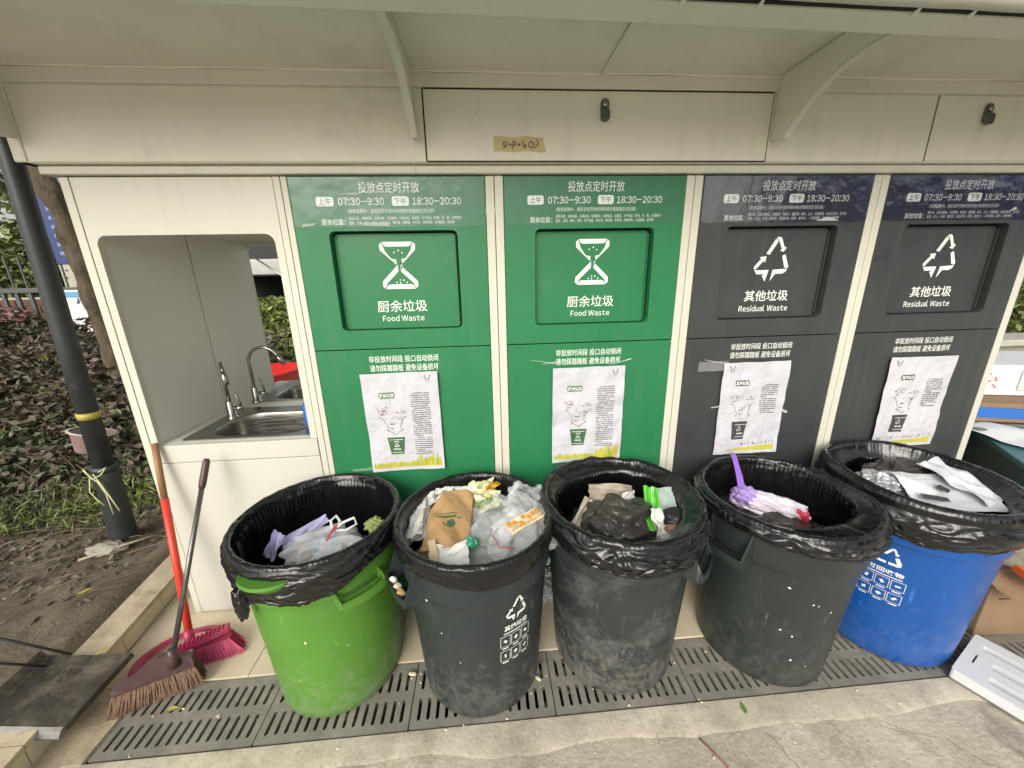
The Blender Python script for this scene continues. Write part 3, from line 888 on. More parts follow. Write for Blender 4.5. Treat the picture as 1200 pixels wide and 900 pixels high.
# curved brackets
def bracket(xa, th=.010, parent=ST, m_=M_soffit):
    prof = [(HY - .003, 2.050), (HY - .068, 2.040)]
    arc = [(-.132, 2.062), (-.170, 2.094), (-.212, 2.126), (-.257, 2.150), (-.297, 2.166), (-.337, 2.176), (-.382, 2.182), (-.426, 2.183), (-.480, 2.178), (-.519, 2.172)]
    arc = arc[0:]
    pr_ = prof + arc + [(-.519, 2.2605), (HY - .003, 2.2565)]
    t = MB()
    t.prism([pr_], xa, xa + th, YZ)
    br = t.build("bracket", m_, parent, fix=True)
    t = MB(); fl_ = [(-.118, 2.040)] + arc
    V = []; F = []
    for (y_, z_) in fl_:
        V += [(xa - .001, y_, z_ - .004), (xa + .024, y_, z_ - .004), (xa + .024, y_, z_ + .0), (xa - .001, y_, z_ + .0)]
    for k in range(len(fl_) - 1):
        for q in range(4): F.append((k * 4 + q, k * 4 + (q + 1) % 4, (k + 1) * 4 + (q + 1) % 4, (k + 1) * 4 + q))
    F += [(0, 1, 2, 3), tuple(4 * (len(fl_) - 1) + q for q in (3, 2, 1, 0))]
    t.add(V, F); t.build("bracket_flange", M_cream, br, fix=True)
bracket(.730); bracket(2.066); bracket(-.578); bracket(3.35)
# loose plastic shred on the frame band
mesh("film_shred", [(.47, -.026, 1.975), (.60, -.03, 1.983), (.72, -.028, 1.986), (.72, -.026, 1.982), (.60, -.028, 1.978)], [(0, 1, 2, 3, 4)], M_peel, ST)
mesh("film_shred", [(.715, -.026, 1.985), (.722, -.03, 1.985), (.724, -.03, 1.955), (.719, -.026, 1.950)], [(0, 1, 2, 3)], M_peel, ST)

# handwritten masking tape label
tp = empty("masking_tape_label", (1.105, HY - .004, 2.038), "strip of masking tape with handwritten black scribbles on header door", "tape label")
V = []; F = []
for k in range(13):
    for j in range(2):
        V.append((1.015 + .18 * k / 12 + (.012 * (1 - j) if k == 12 else 0), HY - .0032 - .0006 * (k % 2), (2.014, 2.062)[j] + .002 * math.sin(k)))
for k in range(12): F.append((k * 2, k * 2 + 2, k * 2 + 3, k * 2 + 1))
mesh("tape_strip", V, F, M_tape, tp)
f = Flat()
def tpx(x_, y_): return (1.015 + (x_ - 205) / 750 * .18, 2.062 - (y_ - 178) / 220 * .048)
for st in ([(395, 270), (360, 255), (340, 300), (370, 320), (395, 285), (390, 320), (350, 355)], [(425, 255), (420, 285), (450, 300), (475, 290)], [(500, 370), (495, 300), (505, 235), (550, 290), (470, 320)],
           [(575, 290), (600, 280), (610, 300), (585, 310), (575, 290)], [(660, 235), (640, 270), (655, 320), (680, 340)], [(690, 280), (680, 320), (665, 345)], [(670, 315), (705, 320)],
           [(745, 260), (735, 310), (770, 345), (830, 335), (875, 300), (880, 250), (850, 220)], [(745, 265), (790, 245), (795, 300), (780, 320)], [(825, 260), (822, 315)], [(420, 345), (426, 352)]):
    f.line([tpx(*p) for p in st], .0032)
f.build("handwriting", M_inkd, tp, lambda u, v: (u, HY - .0046, v))

# =================================================================== SINKS AND TAPS
def sink(name, x0, x1, y0, y1, z, label):
    s_ = empty(name, ((x0 + x1) / 2, (y0 + y1) / 2, z), label, "sink", "steel hand basins let into the white counter")
    bx0, bx1, by0, by1 = x0 + .075, x1 - .03, y0 + .035, y1 - .10
    t = MB()
    outer = rrect(x0, x1, y0, y1, .02, 4); inner = rrect(bx0, bx1, by0, by1, .11, 10)
    t.prism([outer, inner], z + .001, z + .005, XY)
    t.build("rim", M_steel, s_, fix=True)
    t = MB(); V = []; F = []; n_ = len(inner)
    cx_, cy_ = (bx0 + bx1) / 2, (by0 + by1) / 2
    prof = [(1.012, .0065), (1.0, .0062), (.985, -.002), (.965, -.03), (.93, -.11), (.86, -.145), (.5, -.155), (.08, -.16)]
    for (k_, dz) in prof:
        for p in inner: V.append((cx_ + (p[0] - cx_) * k_, cy_ + (p[1] - cy_) * k_, z + dz))
    for i in range(len(prof) - 1):
        for k in range(n_): F.append((i * n_ + k, i * n_ + (k + 1) % n_, (i + 1) * n_ + (k + 1) % n_, (i + 1) * n_ + k))
    F.append(tuple((len(prof) - 1) * n_ + k for k in range(n_)))
    t.add(V, F); t.build("bowl", M_steel, s_, smooth=True)
    MB().lathe([(.001, z - .152), (.028, z - .150), (.032, z - .155)], (cx_, cy_), 20).build("drain", M_dsteel, s_, smooth=True)
    return s_
box  # noqa
sink("sink", -.405, .150, .035, .47, .9045, "stainless steel basin nearer the front edge of the white counter")
sink("sink", -.405, .150, .575, 1.035, .9045, "stainless steel basin at the back of the counter by the opening")
def tap(base, spout_dir, h, r, label, drop):
    b = Vector(base); d_ = Vector(spout_dir).normalized()
    t_ = empty("tap", b, label, "tap", "gooseneck taps in the sink bay")
    MB().lathe([(.028, b.z), (.028, b.z + .006), (.020, b.z + .010), (.018, b.z + .085), (.013, b.z + .092), (.001, b.z + .094)], (b.x, b.y), 20).build("tap_body", M_chrome, t_, smooth=True)
    pts = [b + Vector((0, 0, .08)), b + Vector((0, 0, h - r))]
    for a in np.linspace(0, PI * .86, 14)[1:]:
        pts.append(b + Vector((0, 0, h - r)) + d_ * (r - r * math.cos(a)) + Vector((0, 0, r * math.sin(a))))
    e = pts[-1]; dd = (pts[-1] - pts[-2]).normalized()
    pts.append(e + dd * drop)
    tube("spout", pts, .0085, M_chrome, t_, 12)
    tube("spout_nozzle", [e, e + dd * .02, e + dd * (drop + .035)], [.010, .0145, .0125], M_chrome, t_, 14)
    s_ = Vector((.045, -.01, .052))
    lv = tube("side_valve", [b + Vector((.012, 0, .052)), b + s_ + Vector((.02, 0, 0))], .010, M_chrome, t_, 12)
    tube("lever", [b + s_ + Vector((.012, 0, 0)), b + s_ + Vector((.014, -.002, .03)), b + s_ + Vector((.004, -.01, .09))], [.006, .0055, .004], M_dsteel, lv, 8)
tap((-.352, .315, .9095), (.55, -.75, 0), .295, .058, "bright steel gooseneck tap in front, spout turned to the viewer", .03)
tap((-.375, .575, .9095), (1, .02, 0), .315, .082, "taller darker gooseneck tap behind, seen side on", .03)

# blue soap bottle beside the basin
bt = empty("soap_bottle", (.095, .17, .909), "blue bottle with pale cap on the counter by the post", "bottle")
MB().lathe([(.001, .909), (.030, .909), (.032, .915), (.032, 1.00), (.026, 1.02), (.012, 1.03), (.012, 1.04)], (.105, .17), 24).build("bottle_body", M_bluep, bt, smooth=True)
MB().lathe([(.015, 1.035), (.015, 1.06), (.001, 1.062)], (.105, .17), 18).build("cap", M_foam, bt, smooth=True)

# =================================================================== NOTICES
def notice(i, x0, x1, z0, z1, skew, green, label, folds):
    """taped paper sheet, crumpled, with its print laid on it"""
    s_ = empty("paper_notice", ((x0 + x1) / 2, -.004, (z0 + z1) / 2), label, "notice", "printed notices taped to the lower doors")
    rg_ = np.random.default_rng(50 + i)
    dirs = [(rg_.normal(), rg_.normal(), rg_.uniform(2, 7), rg_.uniform(0, 5)) for _ in range(9)]
    def disp(u, v):
        u = np.asarray(u, float); v = np.asarray(v, float)
        h = 0
        for (a, b, f_, o) in dirs:
            l = math.hypot(a, b)
            h = h + tri((a / l * u + b / l * v * 1.4) * f_ * .45 + o) / (f_ ** .6)
        h = h * .0060 + (vnoise(u * 16, v * 12 + folds, s=i) - .5) * .0032 + (vnoise(u * 5, v * 5, s=i + 9)) * .003
        return h
    def at(u, v, off=0.0):
        x_ = x0 + (x1 - x0) * u + skew[0] * (1 - v); z_ = z1 - (z1 - z0) * v + skew[1] * u
        return (x_, -.0035 - float(disp(u, v)) - off, z_)
    n, m_ = 44, 62
    V = [at(a / n, b / m_) for b in range(m_ + 1) for a in range(n + 1)]
    F = [(b * (n + 1) + a, (b + 1) * (n + 1) + a, (b + 1) * (n + 1) + a + 1, b * (n + 1) + a + 1) for b in range(m_) for a in range(n)]
    mesh("sheet", V, F, M_paper, s_, smooth=False)
    on = lambda u, v: at(u, v, .0008); on2 = lambda u, v: at(u, v, .0016)
    # body copy: rows of tiny character-sized marks
    f = Flat(); rr = random.Random(i)
    tx0 = .62; v = .20
    nrow = 30 if green else 15
    dv = (.845 - .20) / 30 if green else (.56 - .24) / 15
    if not green: v = .24
    for r_ in range(nrow):
        u = tx0 + (.03 if r_ % 7 == 0 else 0); end = .865 if r_ % 7 != 6 else rr.uniform(.7, .84)
        while u < end:
            w_ = rr.choice([.006, .008, .010])
            if rr.random() > .10: f.rect(u, u + w_, v, v + dv * .48)
            u += w_ + .0035
        v += dv
    # captions and little drawings
    for (a, b, c) in ((.22, .40, 4), (.42, .385, 3), (.34, .50, 5), (.46, .45, 3), (.33, .545, 3)):
        for k in range(c): f.rect(a - .012 * c / 2 + k * .014, a - .012 * c / 2 + k * .014 + .009, b, b + .010)
    f.line([(.17, .425), (.22, .45), (.26, .50), (.29, .55)], .005); f.line([(.545, .425), (.49, .45), (.46, .50), (.445, .55)], .005)
    f.line([(.265, .565), (.375, .61), (.475, .565)], .005); f.line([(.26, .565), (.285, .565)], .008); f.line([(.455, .565), (.48, .565)], .008)
    for k in range(26):
        a, b = rr.uniform(.17, .30), rr.uniform(.33, .39)
        f.line([(a, b), (a + rr.uniform(-.02, .02), b + rr.uniform(-.012, .012))], .004)
        a, b = rr.uniform(.32, .5), rr.uniform(.43, .50)
        f.line([(a, b), (a + rr.uniform(-.02, .02), b + rr.uniform(-.012, .012))], .0035)
        a, b = rr.uniform(.46, .54), rr.uniform(.36, .40)
        f.line([(a, b), (a + rr.uniform(-.015, .015), b + rr.uniform(-.01, .01))], .0035)
    # dotted smiling face mark
    pu, pv = (.865, .05) if green else (.13, .05)
    for (a, b, r_) in ((-.035, -.01, .009), (.035, -.01, .009), (-.022, .018, .010), (.022, .018, .010), (0, .035, .006), (-.016, .052, .005), (.016, .052, .005), (0, .058, .005), (-.03, .045, .004), (.03, .045, .004)):
        f.disc(pu + a, pv + b * .8, r_, 7)
    f.build("body_print", M_inkd, s_, on)
    ink = M_inkg if green else M_inkd
    f = Flat()
    for k in range(4): f.disc(.235 + .05 * k, .215, .032, 12)
    f.rect(.235, .385, .19, .24, 6, 1)
    # wheelie icon
    tl, tr_, br_, bl = (.25, .64), (.49, .64), (.455, .82), (.285, .82)
    if not green: tl, tr_, br_, bl = (.23, .63), (.47, .63), (.44, .83), (.25, .83)
    nn = 8
    P = []
    for b in range(nn + 1):
        for a in range(nn + 1):
            s0, s1 = a / nn, b / nn
            P.append(((tl[0] * (1 - s0) + tr_[0] * s0) * (1 - s1) + (bl[0] * (1 - s0) + br_[0] * s0) * s1, (tl[1] * (1 - s1) + bl[1] * s1)))
    f.add((P, [(b * (nn + 1) + a, (b + 1) * (nn + 1) + a, (b + 1) * (nn + 1) + a + 1, b * (nn + 1) + a + 1) for b in range(nn) for a in range(nn)]))
    f.build("colour_print", ink, s_, on)
    f = Flat()
    t2 = "厨余垃圾" if green else "其他垃圾"
    Pt, Ft = text2d(t2, .215, .405, .235, .195, bold=.02); f.add((Pt, Ft))
    Pt, Ft = text2d(t2, .32, .42, .775, .755, bold=.03); f.add((Pt, Ft))
    g_ = Flat()
    (hourglass if green else recycle)(g_, 0, 0, 1.0)
    cx_, cz_ = (.37, .71) if green else (.348, .71)
    f.add(([(cx_ + p[0] * .085, cz_ - p[1] * .06) for p in g_.P], g_.F))
    f.line([(.28, .665), (.46, .665)], .005); f.line([(.30, .80), (.445, .80)], .005)
    f.build("white_print", M_ink, s_, on2)
    f = Flat()
    if green:
        for k in range(46):
            u0 = .03 + k * .0203
            h_ = .035 + .03 * rr.random() * (u0 < .62) + (.03 + .07 * rr.random()) * (u0 > .62)
            f.rect(u0, u0 + .0195, .965 - h_, .965, 1, 3)
        f.build("grass_print", M_inky, s_, on)
        f = Flat()
        for k in range(40):
            u0 = rr.uniform(.04, .96); f.line([(u0, .955), (u0 + rr.uniform(-.004, .004), .955 - rr.uniform(.02, .05) - (.05 * (u0 > .62)))], .005)
        f.build("skyline_print", M_inkyg, s_, on2)
        f = Flat()
        for k in range(12):
            a, b = rr.uniform(.22, .29), rr.uniform(.36, .40); f.line([(a, b), (a + rr.uniform(-.02, .02), b + rr.uniform(-.012, .012))], .006)
        f.build("red_print", M_inkr, s_, on2)
    else:
        nseg = 24
        P = []; F2 = []
        for k in range(nseg + 1):
            u0 = .18 + .76 * k / nseg; top = .965 - .005 - .055 * (k / nseg) ** .6
            P += [(u0, .965), (u0, top)]
        for k in range(nseg): F2.append((k * 2, k * 2 + 2, k * 2 + 3, k * 2 + 1))
        f.add((P, F2)); f.build("grass_print", M_inky, s_, on)
        f = Flat()
        for k in range(34):
            u0 = rr.uniform(.08, .96); f.line([(u0, .915 - .02 * u0), (u0 + rr.uniform(-.01, .01), .90 - .02 * u0 - rr.uniform(0, .03))], .0035)
        f.build("skyline_print", M_inkd, s_, on)
    return s_
N1 = notice(0, .425, .748, .732, 1.192, (-.003, .002), True, "crumpled notice on the first green door, tilted, leftmost sheet", 3)
N2 = notice(1, 1.247, 1.573, .728, 1.186, (.0, .001), True, "crumpled notice on the second green door with tape whiskers at its top", 5)
N3 = notice(2, 2.037, 2.357, .722, 1.179, (-.003, .001), False, "wrinkled notice on the first charcoal door with tape at its top left corner", 7)
N4 = notice(3, 2.850, 3.185, .718, 1.176, (.002, -.001), False, "smooth notice on the last charcoal door at the right end", 9)
M_ctape = clear_mat("clear_tape", (.7, .7, .7), .22, .15, .3, 60)
def strip(parent, a, b, w, m_=M_ctape):
    a = Vector((a[0], 0, a[1])); b = Vector((b[0], 0, b[1])); d_ = (b - a).normalized(); n = Vector((-d_.z, 0, d_.x)) * w / 2
    V = [a - n, b - n, b + n, a + n]; V = [(v.x, -.0075 - .002 * (k % 2), v.z) for k, v in enumerate(V)]
    mesh("tape", V, [(0, 1, 2, 3)], m_, parent)
strip(N3, (1.915, 1.165), (2.06, 1.165), .045)
strip(N3, (1.94, 1.197), (2.045, 1.176), .003, M_peel)
strip(N3, (2.35, .94), (2.385, .925), .012, M_peel)
strip(N3, (2.0, .965), (2.045, .97), .006, M_peel)
strip(N2, (1.15, 1.225), (1.26, 1.205), .003, M_peel)
strip(N2, (1.20, 1.205), (1.28, 1.215), .003, M_peel)
strip(N2, (1.50, 1.19), (1.60, 1.215), .004, M_peel)
strip(N1, (.33, .74), (.42, .745), .012, M_ctape)

# =================================================================== BINS
def bin_body(i, c, rb, rt, h, m_, label, group, handles, name="waste_bin"):
    B = empty(name, (c[0], c[1], 0), label, "bin", group)
    zb = h - .166
    rr = lambda z: rb + (rt - .014 - rb) * (z / (h - .02))
    prof = [(.001, .012), (rb - .02, .010), (rb - .006, .003), (rb, .012), (rr(.05), .05)]
    prof += [(rr(z), z) for z in np.linspace(.1, zb - .006, 12)]
    prof += [(rr(zb) + .001, zb - .003), (rr(zb) + .010, zb + .002), (rr(zb) + .0115, zb + .008)]
    prof += [(rr(z) + .0105 - .004 * (z - zb) / .15, z) for z in np.linspace(zb + .03, h - .03, 5)]
    prof += [(rt - .003, h - .024), (rt, h - .018), (rt, h - .006), (rt - .004, h), (rt - .014, h + .001), (rt - .019, h - .006)]
    prof += [(rr(z) - .008, z) for z in np.linspace(h - .05, .03, 8)] + [(.001, .02)]
    MB().lathe(prof, c, 96).build("bin_body", m_, B, smooth=True)
    for (azd, wid) in handles:
        az_ = math.radians(azd); t = MB()
        r0 = rr(h - .12) + .004
        e_r = Vector((math.cos(az_), math.sin(az_), 0)); e_t = Vector((-math.sin(az_), math.cos(az_), 0))
        cc_ = Vector((c[0], c[1], 0))
        def M3(rad, z, tt):
            # follows the wall's curve a little
            return tuple(cc_ + e_r * (rad - (tt * tt) / (2 * r0)) + e_t * tt + Vector((0, 0, z)))
        w = wid / 2
        plate = [(r0 - .008, h - .05), (r0 + .012, h - .05), (r0 + .060, h - .155), (r0 + .060, h - .180), (r0 + .045, h - .186), (r0 - .014, h - .183)] if i else \
                [(r0 - .008, h - .140), (r0 + .010, h - .140), (r0 + .045, h - .150), (r0 + .060, h - .172), (r0 + .045, h - .186), (r0 - .014, h - .183)]
        t = MB()
        segs = 8
        for (ra, rb2, za, zb2) in ((r0 + .030, r0 + .059, h - .185, h - .179), (r0 + .054, r0 + .0595, h - .179, h - .152), (r0 + .029, r0 + .034, h - .179, h - .158)):
            V = []; F = []
            for k in range(segs + 1):
                tt = -w + .0035 + (2 * w - .007) * k / segs
                V += [M3(ra, za, tt), M3(rb2, za, tt), M3(rb2, zb2, tt), M3(ra, zb2, tt)]
            for k in range(segs):
                for q in range(4): F.append((k * 4 + q, k * 4 + (q + 1) % 4, (k + 1) * 4 + (q + 1) % 4, (k + 1) * 4 + q))
            F += [(3, 2, 1, 0), tuple(segs * 4 + q for q in range(4))]
            t.add(V, F)
        hn = t.build("handle", m_, B, fix=True)
        for sgn in (-1, 1):
            t = MB()
            t.prism([plate], sgn * w - .003, sgn * w + .003, lambda u, v, ww: M3(u, v, ww))
            t.build("handle_bracket", m_, hn, fix=True)
    return B, rr

BINS = [((.300, -.308), .236, .290, .727), ((.892, -.360), .235, .292, .725), ((1.463, -.322), .246, .303, .733), ((2.119, -.358), .240, .298, .728), ((2.72, -.335), .242, .300, .730)]
B1, r1 = bin_body(0, *BINS[0][:1], BINS[0][1], BINS[0][2], BINS[0][3], M_bgreen, "bright lime green round bin, leftmost of the row of five bins", "round bins in front of the station", [(-47, .155), (133, .155)])
B2, r2 = bin_body(1, *BINS[1][:1], BINS[1][1], BINS[1][2], BINS[1][3], M_bgrey, "dark grey round bin with white printed symbols, next to the green bin", "round bins in front of the station", [(-148, .16), (32, .16)])
B3, r3 = bin_body(2, *BINS[2][:1], BINS[2][1], BINS[2][2], BINS[2][3], M_bgrey2, "scratched dark grey round bin with pale scuffs, in the middle of the row", "round bins in front of the station", [(-42, .15), (138, .15)])
B4, r4 = bin_body(3, *BINS[3][:1], BINS[3][1], BINS[3][2], BINS[3][3], M_bgrey3, "clean plain dark grey round bin beside the blue bin", "round bins in front of the station", [(-160, .16), (20, .16)])
B5, r5 = bin_body(4, *BINS[4][:1], BINS[4][1], BINS[4][2], BINS[4][3], M_bblue, "bright blue round bin with a pale recycling print", "round bins in front of the station", [(-20, .155), (160, .155)])

# green grip ledge pushed through the liner of the green bin
t = MB(); V = []; F = []; n = 22
c1 = BINS[0][0]
for k in range(n + 1):
    a = math.radians(-118 + 33 * k / n); q = math.sin(PI * k / n) ** .6
    for (rd, z) in ((.286, .696), (.302 + .034 * q, .700), (.303 + .036 * q, .690), (.300 + .004 * q, .690 - .040 * q), (.286, .688 - .04 * q)):
        V.append((c1[0] + rd * math.cos(a), c1[1] + rd * math.sin(a), z))
for k in range(n):
    for q in range(5): F.append((k * 5 + q, k * 5 + (q + 1) % 5, (k + 1) * 5 + (q + 1) % 5, (k + 1) * 5 + q))
t.add(V, F); t.build("grip_ledge", M_bgreen, B1, smooth=False, fix=True)

def bin_print(B, c, rr, azc, w, ztop, h, title, kind, shear=0.0):
    f = Flat()
    recycle(f, 0, h * .80, h * .34, 1 if kind == 'blue' else 0)
    f.text(title, -w * .38, w * .40, h * .50, h * .585, bold=.02)
    f.rect(-w * .40, w * .40, h * .455, h * .470, 6, 1)
    rr_ = random.Random(5 if kind == 'blue' else 6)
    for row in range(2):
        for k in range(3):
            x0_ = -w * .5 + k * w * .345; z0_ = h * .255 - row * h * .24
            f.frame(x0_, x0_ + w * .31, z0_, z0_ + h * .17, .0016)
            cx_, cz_ = x0_ + w * .155, z0_ + h * .085
            for q in range(3):
                a = rr_.uniform(0, 6.28)
                f.line([(cx_ - .008 * math.cos(a), cz_ - .008 * math.sin(a)), (cx_ + .008 * math.cos(a), cz_ + .008 * math.sin(a))], .004 if q else .006)
            f.rect(x0_ + w * .06, x0_ + w * .25, z0_ - h * .035, z0_ - h * .018, 3, 1)
    if kind == 'grey':
        pass
    def fn(u, v):
        z = ztop - h + v; a = math.radians(azc) + u / .27
        z += shear * u
        r = rr(z) + .0012
        return (c[0] + r * math.cos(a), c[1] + r * math.sin(a), z)
    f.build("printed_symbols", M_ink, B, fn)
bin_print(B2, BINS[1][0], r2, -60, .125, .560, .285, "其他垃圾", 'grey')
bin_print(B5, BINS[4][0], r5, -146, .135, .545, .255, "可回收物", 'blue')

# ------------------------------------------------------------------ liners
def liner(i, c, rt, h, seed, drop, label, m_, inner_z=.40, pleat=.0035, wr=.010, sag=None, billow=.006, rimr=.0115, lift=None, TH=420):
    th = np.linspace(0, 2 * PI, TH, endpoint=False)
    na, nb, nc = 46, 10, 40
    rows = []
    dr = drop(th)
    for k in range(na):                                   # inside wall, going up
        t = k / (na - 1)
        z = inner_z + (h - .012 - inner_z) * t
        zz = np.full(TH, z)
        r = rt - .021 - (h - z) * .085 + 0 * th
        p = tri(th * 19 + 2.2 * vnoise(np.cos(th) * 3 + 5, np.sin(th) * 3 + 5, zz * 3, seed)) + .8 * tri(th * 31.0 / 2 + 1.7 * vnoise(np.cos(th) * 4, np.sin(th) * 4, zz * 5, seed + 1)) \
            + .5 * tri(th * 73 / 2 + 2 * vnoise(np.cos(th) * 6, np.sin(th) * 6, zz * 6, seed + 2))
        r = r - pleat * p * (1.0 - .75 * smooth(np.full(TH, t), .86, 1))
        lump = vnoise(np.cos(th) * 4, np.sin(th) * 4, zz * 9, seed + 3)
        r = r - wr * 1.2 * np.maximum(0, lump - .45) * (1 - smooth(np.full(TH, t), .9, 1))
        if sag is not None:
            sg = sag(th)
            d_ = (h - z)
            r = r - sg * np.exp(-(d_ / .10) ** 2) * (1 - math.exp(-(d_ / .012))) * (.85 + .3 * vnoise(np.cos(th) * 2.5, np.sin(th) * 2.5, zz * 5, seed + 7)) * (1 + .05 * tri(th * 9 / 2 / PI * 2 + zz * 12))
        rows.append((r, zz))
    for k in range(nb):                                   # over the rim
        a = PI * (1 - (k + .5) / nb)
        rough_ = (vnoise(th * 14, np.full(TH, a * 2), s=seed + 4) - .5) * .0035 + .0012 * tri(th * 60 / 2 / PI * 2)
        r = rt - .006 + (rimr + rough_) * math.cos(a) * 1.1
        z = h - .004 + (rimr + rough_) * math.sin(a)
        if lift is not None: z = z + lift(th) * (.4 + .6 * math.sin(a))
        rows.append((r, z))
    for k in range(nc):                                   # outside skirt, going down
        t = (k + 1) / nc
        jag = 1 + .14 * (vnoise(th * 5, th * 0, s=seed + 5) - .5) + .05 * (vnoise(th * 30, th * 0, s=seed + 6) - .5)
        z = h - .006 - dr * jag * t
        x_, y_ = np.cos(th) * .3, np.sin(th) * .3
        u = th * .3
        wp = vnoise(u * 6, z * 14, s=seed + 8); wq = vnoise(u * 9 + 4, z * 20, s=seed + 9)
        f1 = tri(z * 16 + u * 2.2 + 1.9 * wp); f2 = tri(z * 30 - u * 5.5 + 2.3 * wq)
        f3 = vnoise(u * 7, z * 22, s=seed + 10)
        f4 = tri(u * 9 + z * 22 + 2.6 * vnoise(u * 14, z * 26, s=seed + 14))
        env = math.sin(PI * min(1, t * 1.15)) ** .6 if t < .87 else .62 * (1 - (t - .87) / .13 * .4)
        r = rt + .0055 + billow * math.sin(PI * t) + wr * (f1 * .42 + f2 * .30 + f3 * .45 + f4 * .34) * (.25 + env) - .05 * (h - z) * .6
        if k == nc - 1: r = r - .006
        rows.append((r, z + wr * .35 * (f2 - .5)))
    V = []
    for (r, z) in rows:
        z = np.broadcast_to(z, th.shape)
        V.append(np.stack([c[0] + r * np.cos(th), c[1] + r * np.sin(th), z], 1))
    # floor of the bag, crumpled
    V0 = []
    for q in (.93, .8, .65, .5, .35, .2, .08, .005):
        r = (rt - .018 - (h - inner_z) * .085) * q
        zz = inner_z - .03 * (1 - q) + .05 * (vnoise(np.cos(th) * q * 6, np.sin(th) * q * 6, s=seed + 11) - .5) * (1 - q)
        V0.append(np.stack([c[0] + r * np.cos(th), c[1] + r * np.sin(th), zz], 1))
    V = V0[::-1] + V
    nr = len(V); V = np.concatenate(V)
    F = [(k * TH + j, k * TH + (j + 1) % TH, (k + 1) * TH + (j + 1) % TH, (k + 1) * TH + j) for k in range(nr - 1) for j in range(TH)]
    o = mesh("bin_liner", V, F, m_, smooth=True)
    tag(o, label, "bin liner", "black bin liners folded over the rims")
    return o
def ang(th, c0, w):
    d_ = (th - math.radians(c0) + PI) % (2 * PI) - PI
    return np.exp(-(d_ / math.radians(w)) ** 2)
def cfg(k): return BINS[k][0], BINS[k][2], BINS[k][3]
liner(0, *cfg(0), 11, lambda th: .088 + .034 * ang(th, -75, 30) + .075 * ang(th, -128, 14) + .02 * np.sin(th * 3), "black liner in the green bin, pleated inside with a torn hanging edge", M_liner, inner_z=.44, pleat=.0045, wr=.010, billow=.002)
liner(1, *cfg(1), 23, lambda th: .045 + .026 * ang(th, -90, 45) + .01 * np.sin(th * 4), "black liner drawn tight round the printed grey bin's overfull rim", M_liner2, inner_z=.50, pleat=.003, wr=.0045, billow=.002)
liner(2, *cfg(2), 37, lambda th: .085 + .03 * ang(th, -60, 40) + .015 * np.sin(th * 3 + 1), "loose crumpled black liner bunched inside and outside the scuffed bin", M_liner, inner_z=.50, pleat=.003, wr=.016,
      sag=lambda th: .026 + .035 * ang(th, 110, 50) + .03 * ang(th, -60, 60), billow=.006, rimr=.015, lift=lambda th: .010 * vnoise(th * 6, th * 0, s=5))
liner(3, *cfg(3), 53, lambda th: .045 + .042 * ang(th, -50, 38) + .015 * ang(th, -110, 30), "black liner with a wide shiny fold over the front of the plain grey bin", M_liner, inner_z=.46, pleat=.0045, wr=.012,
      sag=lambda th: .105 * ang(th, -80, 58), billow=.006, rimr=.013, lift=lambda th: .012 * ang(th, -30, 25))
liner(4, *cfg(4), 71, lambda th: .108 + .015 * np.sin(th * 2), "big black liner bulging over the blue bin with a taut band below", M_liner, inner_z=.55, pleat=.003, wr=.011,
      sag=lambda th: .03 + .03 * ang(th, 150, 50), billow=.010, rimr=.020, lift=lambda th: .018 + .022 * ang(th, 165, 40) + .014 * ang(th, 60, 30))

# knotted tail of the first liner
def crumple(name, c, rad, seed, m_, folds=12, amp=.22, sub=5, rot=(0, 0, 0), flat=.0, parent=None, smoothf=False, fine=.06):
    bm = bmesh.new(); bmesh.ops.create_icosphere(bm, subdivisions=sub, radius=1.0)
    P = np.array([v.co[:] for v in bm.verts]); rg_ = np.random.default_rng(seed)
    D = P / np.linalg.norm(P, axis=1, keepdims=True); r = np.ones(len(P))
    for k in range(folds):
        n_ = rg_.normal(size=3); n_ /= np.linalg.norm(n_)
        fq = rg_.uniform(.6, 2.6); o = rg_.uniform(0, 1)
        w_ = vnoise(D[:, 0] * 2 + k, D[:, 1] * 2, D[:, 2] * 2, seed) * .7
        r = r + amp * (tri(D @ n_ * fq + o + w_) - .5) / (1 + k * .28)
    r += fine * (1 - np.abs(2 * vnoise(D[:, 0] * 7, D[:, 1] * 7, D[:, 2] * 7, seed) - 1))
    r += fine * .5 * (1 - np.abs(2 * vnoise(D[:, 0] * 15, D[:, 1] * 15, D[:, 2] * 15, seed + 1) - 1))
    Q = D * r[:, None]
    if flat: Q[:, 2] = np.where(Q[:, 2] < -flat, -flat, Q[:, 2])
    Q = Q * np.array(rad)
    from mathutils import Euler
    Rm = np.array(Euler(rot).to_matrix())
    Q = Q @ Rm.T + np.array(c)
    F = [[v.index for v in f.verts] for f in bm.faces]; bm.free()
    return mesh(name, Q, F, m_, parent, smooth=smoothf)
